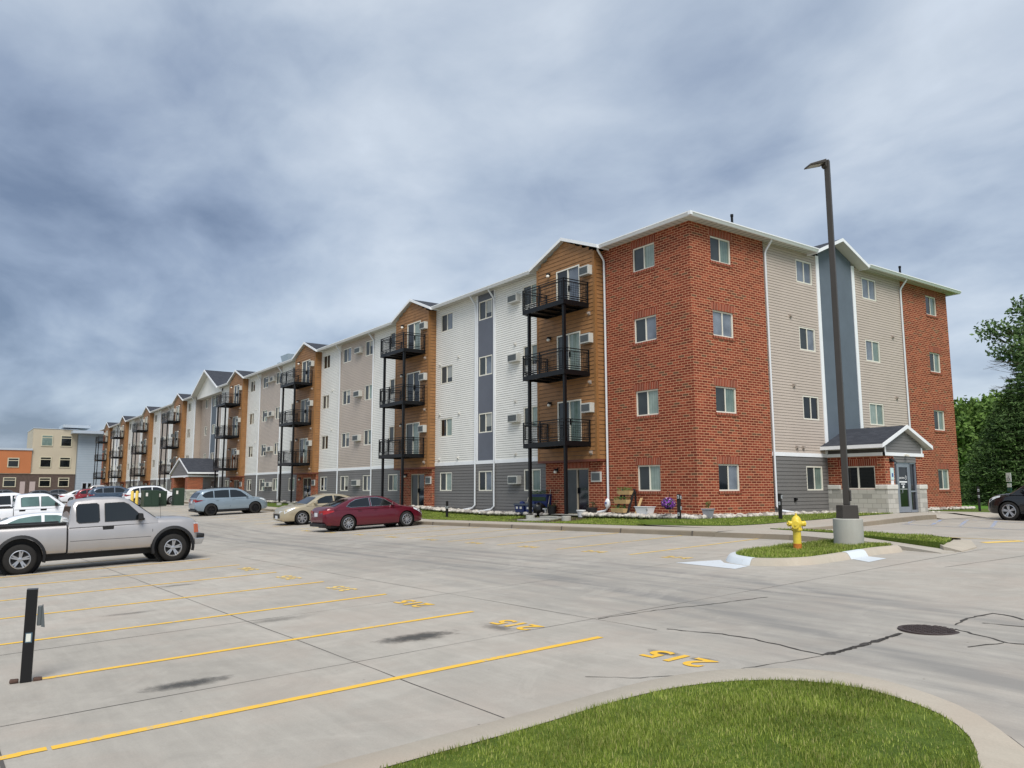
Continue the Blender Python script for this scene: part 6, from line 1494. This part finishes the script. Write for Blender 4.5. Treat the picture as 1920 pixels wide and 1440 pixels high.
def crates():
    bl = mat('blue_plastic', srgb(30,48,104), .45); gy = mat('grey_tray', srgb(70,78,92), .55)
    for k, (x, y, z, lab) in enumerate(((-10.25,-.62,-.16,'blue self-watering planter box at the left below the window'),(-9.35,-.66,-.16,'blue self-watering planter box beside the black garbage bag'))):
        r = empty('planter_box', (x, y, z), 0, lab, 'planter box', 'blue planter boxes'); taper_box('tray', gy, r, .40, .42, .2, .22, 0, .12); taper_box('box', bl, r, .33, .37, .17, .2, .12, .42); taper_box('lid', gy, r, .42, .40, .23, .22, .42, .50)
        for s in (-.15, .15): mb = MB(); mb.box(s-.07,s+.07,-.215,-.195,.26,.36); mb.build('white_decal', vent_w, r)
        mb = MB(); mb.lathe([(.13,.50),(.12,.58),(.03,.62)], (0,0,0), n=16); mb.build('cap', bl, r)
    r = empty('planter_box', (-9.15, -.28, -.14), 0, 'tall blue planter with green shoots under the ground-floor window', 'planter box', 'blue planter boxes'); taper_box('box', bl, r, .52, .55, .16, .18, 0, .86); taper_box('rim', bl, r, .58, .58, .2, .2, .86, .92); leaves((0,0,.90), .5, .18, 260, leafm, r, seed=11); mb = MB(); mb.box(-.50,.50,-.205,-.17,.62,.80); mb.build('lattice', leafd, r)
    mb = MB(); q = random.Random(9)
    def f(u, v):
        t, p = 2*PI*u, PI*v; rr = 1+.10*math.sin(5*t+3*p)+.07*math.sin(9*t); return (-8.62-.15+.30*rr*math.sin(p)*math.cos(t), -.75+.26*rr*math.sin(p)*math.sin(t), .10+.30*math.cos(p)*(1+.1*math.sin(3*t)))
    mb.grid(f, 24, 12); tag(mb.build('garbage_bag', mat('bag_black', srgb(20,20,22), .35), smooth=True), 'crumpled black garbage bag beside the blue planter boxes', 'garbage bag')
    wd = mat('broom_wood', srgb(206,196,176), .6)
    for (a, b, lab) in (((-8.40,-.60,-.1),(-8.70,-.10,1.12),'pale wooden broomstick leaning on the brick by the white pot'),((-10.05,-.5,0.4),(-10.1,-.12,1.25),'thin white cane standing in the blue planter box')): mb = MB(); mb.tube([a, b], .014, 8); tag(mb.build('broomstick', wd, smooth=True), lab, 'stick')
crates()
def sack():
    r = empty('downspout_bag', (-4.80, -.22, .42), 0, 'white and blue bag tied round the foot of the downspout', 'bag'); mb = MB()
    def f(u, v):
        t, p = 2*PI*u, PI*v; rr = 1+.12*math.sin(4*t+2*p); return (.05+.13*rr*math.sin(p)*math.cos(t), .11*rr*math.sin(p)*math.sin(t), .21*math.cos(p))
    mb.grid(f, 18, 10); mb.build('bag', whpot, r, smooth=True); mb = MB(); mb.box(.0,.12,-.125,-.11,-.02,.05); mb.build('blue_print', mat('print_blue', srgb(70,80,140), .5), r); mb = MB(); mb.tube([(-.01,0,.18),(.03,0,.28)], .035, 8, r1=.01); mb.build('red_tie', mat('tie_red', srgb(140,50,70), .6), r)
sack()
# stepping stones, bare ground, river rock
for k, (x, y, a) in enumerate(((-7.55,-1.15,.1),(-6.85,-1.25,-.1),(-7.4,-1.75,.2),(-6.7,-1.85,0),(-7.75,-2.3,-.2),(-6.95,-2.45,.15))):
    mb = MB(); w, d = .34, .26; q = [(x+(u*math.cos(a)-v*math.sin(a)), y+(u*math.sin(a)+v*math.cos(a))) for u, v in ((-w,-d),(w*.95,-d*.9),(w,d),(-w*.9,d*1.05))]; z = max(lawn_z(*p) for p in q)+.015
    mb.hexa([(*p, z-.08) for p in q]+[(*p, z+.02) for p in q]); tag(mb.build('paving_stone', pierm, bevel=.01), ('grey stepping stone nearest the patio door, left','grey stepping stone nearest the patio door, right','grey stepping stone in the middle row, left','grey stepping stone in the middle row, right','grey stepping stone nearest the walk, left','grey stepping stone nearest the walk, right')[k], 'paving stone', 'stepping stones to the first patio')
st(strip_rows('bare_soil', soil, [[(x, y, lawn_z(x, y)+.006) for y in lin(-2.9, -.9, 6)] for x in lin(-9.3, -5.0, 14)]))
st(strip_rows('patio_slab', pierm, [[(x, -.85, -.10), (x, -.1, -.085)] for x in (-7.9, -5.9)]))
def rocks(name, n, fn, seed, smin=.05, smax=.13):
    q = random.Random(seed); mbs = [MB(), MB()]
    ico = bmesh.new(); bmesh.ops.create_icosphere(ico, subdivisions=2, radius=1); V = [v.co.copy() for v in ico.verts]; Fc = [tuple(v.index for v in f.verts) for f in ico.faces]; ico.free()
    for _ in range(n):
        x, y, z = fn(q); s = q.uniform(smin, smax); sx, sy, sz = s*q.uniform(.8,1.4), s*q.uniform(.7,1.1), s*q.uniform(.45,.8); a = q.random()*PI; ca, sa = math.cos(a), math.sin(a); o1 = Vector((q.random()*9, q.random()*9, q.random()*9)); mb = mbs[q.random() < .35]; i = len(mb.v)
        for v in V:
            k = 1+.16*math.sin(3*v.x+o1.x)+.13*math.sin(4*v.y+o1.y)*math.cos(3*v.z+o1.z); px, py, pz = v.x*sx*k, v.y*sy*k, v.z*sz*k; mb.v.append((x+px*ca-py*sa, y+px*sa+py*ca, z+pz+sz*.35))
        mb.f += [tuple(i+k for k in f) for f in Fc]; mb.uv += [[(0,0)]*3 for f in Fc]
    for mb, m in zip(mbs, (rockm, rockm2)):
        if mb.v: tag(mb.build(name, m, smooth=True, angle=60), kind='stuff', cat='rocks')
rocks('river_rocks', 1700, lambda q: (lambda x: (x, q.uniform(-1.0, -.1), wallbase(x)-.0))(q.choice((q.uniform(-20, -8.3), q.uniform(-5.6, .1), q.uniform(-5.6, .1)))), 1, .06, .14)
rocks('river_rocks', 600, lambda q: (q.uniform(.08, .72), q.uniform(-1.0, 8.4), wallbase(0)), 2, .06, .14)
rocks('river_rocks', 260, lambda q: (q.uniform(.3, 2.6), q.uniform(7.95, 8.42), -.06+.0*q.random()), 3, .04, .10)
rocks('river_rocks', 240, lambda q: (q.uniform(.08, .55), q.uniform(11.7, 21.0), -.05), 4)
rocks('river_rocks', 60, lambda q: (q.uniform(1.8, 2.9), q.uniform(11.7, 12.2), -.04), 5, .04, .09)
rocks('river_rocks', 900, lambda q: (lambda x: (x, q.uniform(-.8, -.1), wallbase(x)))(q.uniform(-62, -20)), 6, .06, .14)
st(strip_rows('bare_soil', soil, [[(x, -.9, lawn_z(x, -.9)+.004), (x, -.0, wallbase(x)+.0)] for x in lin(-62, 0.0, 80)]))

# accessible-parking sign behind the SUV
r = empty('parking_sign', (*along(1877, 41), -.4), math.radians(-22), 'white accessible parking sign on a green post behind the black SUV', 'sign')
mb = MB(); mb.box(-.03,.03,-.02,.02,0,2.15); mb.build('post', mat('sign_green', srgb(40,84,74), .5), r); mb = MB(); mb.box(-.15,.15,-.04,-.022,1.72,2.18); p = mb.build('sign_panel', mat('sign_white', srgb(220,226,226), .5), r)
sb = mat('sign_black', srgb(50,60,60), .5); mb = MB(); mb.lathe([(.022,0),(.001,.001)], (.0,-.043,2.02), 'y', 12); mb.tube([(0,-.043,1.99),(0,-.043,1.90),(.06,-.043,1.89),(.08,-.043,1.81)], .012, 6); mb.tube([(-.02+.07*math.cos(t),-.043,1.86+.07*math.sin(t)) for t in [PI*.6+k*.35 for k in range(11)]], .009, 6); mb.build('wheelchair_symbol', sb, p)
mb = MB(); mb.box(-.12,.12,-.04,-.022,1.44,1.64); mb.build('small_panel', MAT['sign_white'], r); mb = MB(); mb.box(-.13,.13,-.045,-.022,1.22,1.40); mb.build('green_panel', MAT['sign_green'], r)
far = [(3.4, 15.2, 'pale outlet post beyond the nose of the black SUV')]
pedestal(3.05, 15.6, -.08, 1.15, far[0][2], boxes=((PI, .98), (PI, .7)), w=.10, rz=.5)

# ------------------------------------------------------------------ office building at the far left
def office():
    X0 = -150.0; F = Face('E', X0); r = empty('office_building', (X0, -8, -.3), 0, 'three-storey cream and orange office with brown base and pale blue stair tower', 'office building')
    def loc(o): o.matrix_parent_inverse = Matrix.Translation((-X0, 8, .3)); return o
    cream = mat('cream_stucco', srgb(182,172,152), .8, 0, .2, .04, .3); org = mat('orange_stucco', srgb(176,112,74), .8, 0, .2, .05, .3); brn = mat('brown_brick', srgb(88,76,70), .85, 0, .2, .15, 3); blt = mat('pale_blue_panel', srgb(160,172,182), .5, .1, .4, .04, .5); cap_ = mat('metal_cap', srgb(186,196,206), .4, .3)
    def bx(n, m, *a): mb = MB(); mb.box(*a); return loc(mb.build(n, m, r))
    bx('cream_wall', cream, X0-12, X0, -9.7, -2.4, 4.1, 12.4); bx('orange_wall', org, X0-14, X0+.3, -60, -9.7, 4.1, 8.3); bx('brown_base', brn, X0-14, X0+.1, -60, -2.4, -1, 4.0); bx('stair_tower', blt, X0-6, X0+1.2, -2.35, 6, -1, 11.6); bx('band', cream, X0-12, X0+.22, -60, -2.4, 3.98, 4.22)
    bx('parapet_cap', cap_, X0-14, X0+.45, -60, -9.6, 8.3, 8.65); bx('tower_roof', cap_, X0-7, X0+3.2, -3.6, 7, 11.6, 12.1); bx('roof_disc', cap_, X0-6, X0+.5, -5.0, -.4, 12.75, 13.3); bx('disc_post', cap_, X0-3, X0-2, -3.2, -2.2, 12.1, 12.8); bx('coping', cap_, X0-12.1, X0+.08, -9.75, -2.4, 12.4, 12.52)
    fr = mat('office_frame', srgb(190,184,160), .6); gl = P_dark
    def win(u0, u1, z0, z1, d=.02, m=gl):
        mb = MB(); F.box(mb, u0-.15, u1+.15, z0-.15, z1+.15, d-.05, d+.10); f = loc(mb.build('window', fr, r)); mb = MB(); F.q(mb, u0, u1, z0, z1-.42, d+.115); F.q(mb, u0, u1, z1-.28, z1, d+.115); p = mb.build('window_pane', m, f); return f
    for u0, u1 in ((-8.2,-6.6),(-5.05,-3.45)):
        for z0, z1 in ((9.3,11.1),(5.35,7.05)): win(u0, u1, z0, z1, m=P_teal if (u0 < -8 and z0 > 9) else P_dark)
    win(-13.25,-11.75,5.3,6.75,.32); win(-17.5,-16.0,5.3,6.75,.32)
    for u0, u1 in ((-8.1,-6.5),(-5.0,-3.5),(-13.7,-12.0)): win(u0, u1, 1.75, 3.2, .12)
    for (u0, u1) in ((-11.2,-10.4),(-9.7,-8.8)): mb = MB(); F.box(mb, u0, u1, -.3, 2.6, .0, .16); loc(mb.build('service_door', mat('door_mauve', srgb(170,156,152), .6), r))
    mb = MB(); mb.box(X0+1.2, X0+1.3, -1.4, .3, -.3, 2.5); f = loc(mb.build('entrance_door', cap_, r)); mb = MB(); mb.box(X0+1.3, X0+1.32, -1.2, -.6, 0, 2.3); mb.box(X0+1.3, X0+1.32, -.3, .2, 0, 2.3); mb.build('door_glass', P_dark, f)
    q = MB()
    for k in range(26): q.box(X0+1.2, X0+1.215, -2.35, 6, k*.45-.4, k*.45-.37)
    loc(q.build('panel_joint', mat('joint_blue', srgb(130,146,160), .6), r))
office()

# ------------------------------------------------------------------ trees
bark = mat('bark', srgb(86,76,66), .9, 0, .2, .25, 3); barkd = mat('bark_dark', srgb(58,50,44), .9, 0, .2, .25, 3)
def foliage_mat(name, a, b_):
    m = bpy.data.materials.new(name); m.use_nodes = True; t = NT(m.node_tree); b = t.n['Principled BSDF']; ob = t.add('ShaderNodeTexCoord').outputs['Object']; n = t.noise(ob, .55, 4, .6)
    t.l.new(t.ramp(n, [(.35, a), (.65, b_)]), b.inputs['Base Color']); b.inputs['Roughness'].default_value = .7; b.inputs['Specular IOR Level'].default_value = .2; MAT[name] = m; return m
f1 = foliage_mat('leaf_broad', srgb(72,98,46), srgb(104,130,62)); f2 = foliage_mat('leaf_bright', srgb(88,116,46), srgb(124,150,68)); f3 = foliage_mat('needle', srgb(54,76,42), srgb(88,112,60)); f4 = foliage_mat('leaf_tall', srgb(70,94,56), srgb(104,126,78))
def leafcloud(name, P, N, s0, s1, m, parent, seed, asp=.55, flat=0):
    rr = np.random.RandomState(seed); n = len(P); P = np.array(P); u = rr.randn(n,3); u[:,2] *= (1-flat); u /= np.linalg.norm(u,axis=1)[:,None]; w = rr.randn(n,3); v = np.cross(u,w); v /= np.linalg.norm(v,axis=1)[:,None]
    s = (s0+(s1-s0)*rr.rand(n))[:,None]; V = np.stack([P-u*s, P+v*s*asp, P+u*s, P-v*s*asp], 1)
    me = bpy.data.meshes.new(name); me.vertices.add(n*4); me.vertices.foreach_set('co', V.ravel()); me.loops.add(n*4); me.loops.foreach_set('vertex_index', np.arange(n*4)); me.polygons.add(n); me.polygons.foreach_set('loop_start', np.arange(n)*4); me.update(calc_edges=True)
    me.materials.append(m); o = bpy.data.objects.new(name, me); C.objects.link(o); o.parent = parent; return o
def branchy(q, mb, p, d, l, r, depth, tips, spread=.6, up=.15):
    e = p+d*l; mid = p+d*l*.5+Vector((q.gauss(0,.05),q.gauss(0,.05),q.gauss(0,.03)))*l; mb.tube([p, mid, e], r, 6, r1=r*.62, cap=False); tips.append((e, depth))
    if depth == 0: return
    for k in range(q.choice((2,3,3))):
        nd = (d+Vector((q.gauss(0,spread),q.gauss(0,spread),q.gauss(up,spread*.6)))).normalized(); branchy(q, mb, e if k else mid.lerp(e,.8), nd, l*q.uniform(.62,.85), r*.58, depth-1, tips, spread, up)
def broadleaf(x, y, z, h, rad, m, label, seed, nleaf=9000, sz=(.10,.22), trunk_h=.3, crown_z=.62, sparse=1.0, cat='tree', group=None, lobes=26, depth=3, name='broadleaf_tree', base_r=None):
    q = random.Random(seed); r = empty(name, (x, y, z), 0, label, cat, group); mb = MB(); tips = []
    p = Vector((0,0,-.3)); t = Vector((q.uniform(-.3,.3), q.uniform(-.3,.3), h*trunk_h)); mb.tube([p, p.lerp(t,.5)+Vector((.05,.05,0)), t], base_r or h*.022, 9, r1=(base_r or h*.022)*.7, cap=False)
    for k in range(5): branchy(q, mb, t, Vector((math.cos(k*1.26+q.random()*.6)*.6, math.sin(k*1.26)*.6, q.uniform(.7,1.3))).normalized(), h*.17, h*.011, depth, tips)
    mb.build('trunk', bark, r, smooth=True); P = []; L = []
    for k in range(lobes):
        a = q.random()*2*PI; e = q.uniform(-1, 1); rr = rad*q.uniform(.25,.95)*math.sqrt(1-e*e*.8); L.append((Vector((math.cos(a)*rr, math.sin(a)*rr, h*crown_z+e*h*(1-crown_z)*.92)), rad*q.uniform(.20,.42)))
    for tp, dp in tips[::3]: L.append((tp, rad*q.uniform(.12,.26)))
    tot = sum(s*s for c, s in L)
    for c, s in L:
        n = int(nleaf*s*s/tot)
        for _ in range(n):
            v = Vector((q.gauss(0,1), q.gauss(0,1), q.gauss(0,.8))).normalized()*s*(q.random()**.35)*q.choice((1,1,1.15)); P.append(tuple(c+v))
    leafcloud('crown', P, None, sz[0], sz[1], m, r, seed); return r
def conifer(x, y, z, h, rad, m, label, seed, tiers=26, name='spruce_tree', lowest=.06, group=None, dens=1.0):
    q = random.Random(seed); r = empty(name, (x, y, z), 0, label, 'tree', group); mb = MB(); mb.tube([(0,0,-.3),(0,0,h*.98)], h*.02, 8, r1=.02); 
    P = []
    for k in range(tiers):
        t = k/(tiers-1); zz = h*(lowest+(1-lowest)*t**.95); R_ = rad*(1-t)**.85+.15; n = max(5, int(13*(1-t)+5))
        for j in range(n):
            a = 2*PI*(j+q.random()*.8)/n; L = R_*q.uniform(.72,1.12); tip = Vector((math.cos(a)*L, math.sin(a)*L, zz-L*.22+L*.10*q.random())); b0 = Vector((0,0,zz)); mid = b0.lerp(tip,.55)+Vector((0,0,-.06*L)); mb.tube([b0, mid, tip], .03, 4, r1=.006, cap=False)
            for _ in range(int(46*L*dens)+8):
                u = q.random()**.75; p = b0.lerp(mid, u*2) if u < .5 else mid.lerp(tip, u*2-1); sp = .10+.26*L*(1-abs(u-.6))*.6; P.append((p.x-math.sin(a)*q.gauss(0,sp)+q.gauss(0,.05), p.y+math.cos(a)*q.gauss(0,sp)+q.gauss(0,.05), p.z-abs(q.gauss(0,.10))*(1+L*.2)))
    mb.build('trunk', barkd, r); leafcloud('crown', P, None, .07, .17, m, r, seed, asp=.3, flat=.5); return r
for px, dep, h, rad, lab, sd_ in ((1893, 52, 8.2, 3.6, 'dark dense spruce directly behind the black SUV', 3), (1862, 60, 7.0, 3.4, 'shorter dark spruce left of the dense one with low drooping boughs', 4), (1935, 50, 9.5, 3.8, 'dark spruce cut by the right edge', 5), (1912, 66, 11.5, 3.8, 'taller dark spruce rising behind the dense one', 6)):
    x, y = along(px, dep); conifer(x, y, -.1, h, rad, f3, lab, sd_)
x, y = along(2008, 62); broadleaf(x, y, -.1, 17.2, 4.4, f4, 'tall broadleaf tree with airy crown above the spruces', 12, 13000, (.12,.23), .45, .76, lobes=30, depth=3)
x, y = along(1900, 64)
# bare branches under its crown
for k, (px, dep, h, rad, sd_) in enumerate(((1808,96,11.5,4.2,21),(1832,88,11.0,4.0,22),(1852,100,12.2,4.6,23),(1878,92,11.5,4.4,24),(1905,104,13,5,25),(1790,108,12,4.5,26),(1930,96,12,4.5,27))):
    x, y = along(px, dep); broadleaf(x, y, -.1, h, rad, f2 if k % 2 == 0 else f1, ('bright green tree at the left end of the wood beside the brick wall','second tree from the brick wall in the wood edge, paler top','rounded mid-green tree in the wood behind the lawn','leafy tree of the wood just left of the spruces','tree of the wood hidden behind the tall spruce','tree of the wood mostly behind the brick end wall','tree of the wood at the right edge')[k], sd_, 9000, (.16,.34), .14, .50, group='trees at the edge of the wood', lobes=34, depth=2)
for k, (px, dep) in enumerate(((1814,80),(1842,84))):
    x, y = along(px, dep); broadleaf(x, y, -.1, 1.7, 1.5, f2, ('low pale bush on the lawn nearest the brick wall','low pale bush on the lawn nearest the spruces')[k], 40+k, 1500, (.08,.16), .1, .5, cat='bush', name='bush', depth=1, group='bushes on the far lawn', base_r=.05)
q = random.Random(77); mb = MB(); tips = []
x, y = along(1962, 62); base = Vector((x, y, 10.4)); dl = -Vector((R2.x, R2.y, 0))
twr = empty('bare_branches', (0,0,0), 0, 'dead bare branches reaching left under the tall airy crown', 'dead branches')
for k in range(4): branchy(q, mb, base+Vector((0,0,-k*1.2)), (dl+Vector((0,0,q.uniform(-.05,.25)))).normalized(), 1.7, .05, 3, tips, .35, .02)
mb.build('branch', bark, twr)

for o in list(C.objects):
    if o.type == 'MESH' and o.name.split('.')[0] in ('soffit', 'fascia', 'stone_base', 'stone_cap', 'band_trim', 'corner_trim', 'sidelight', 'wheel_well'): split_loose(o)
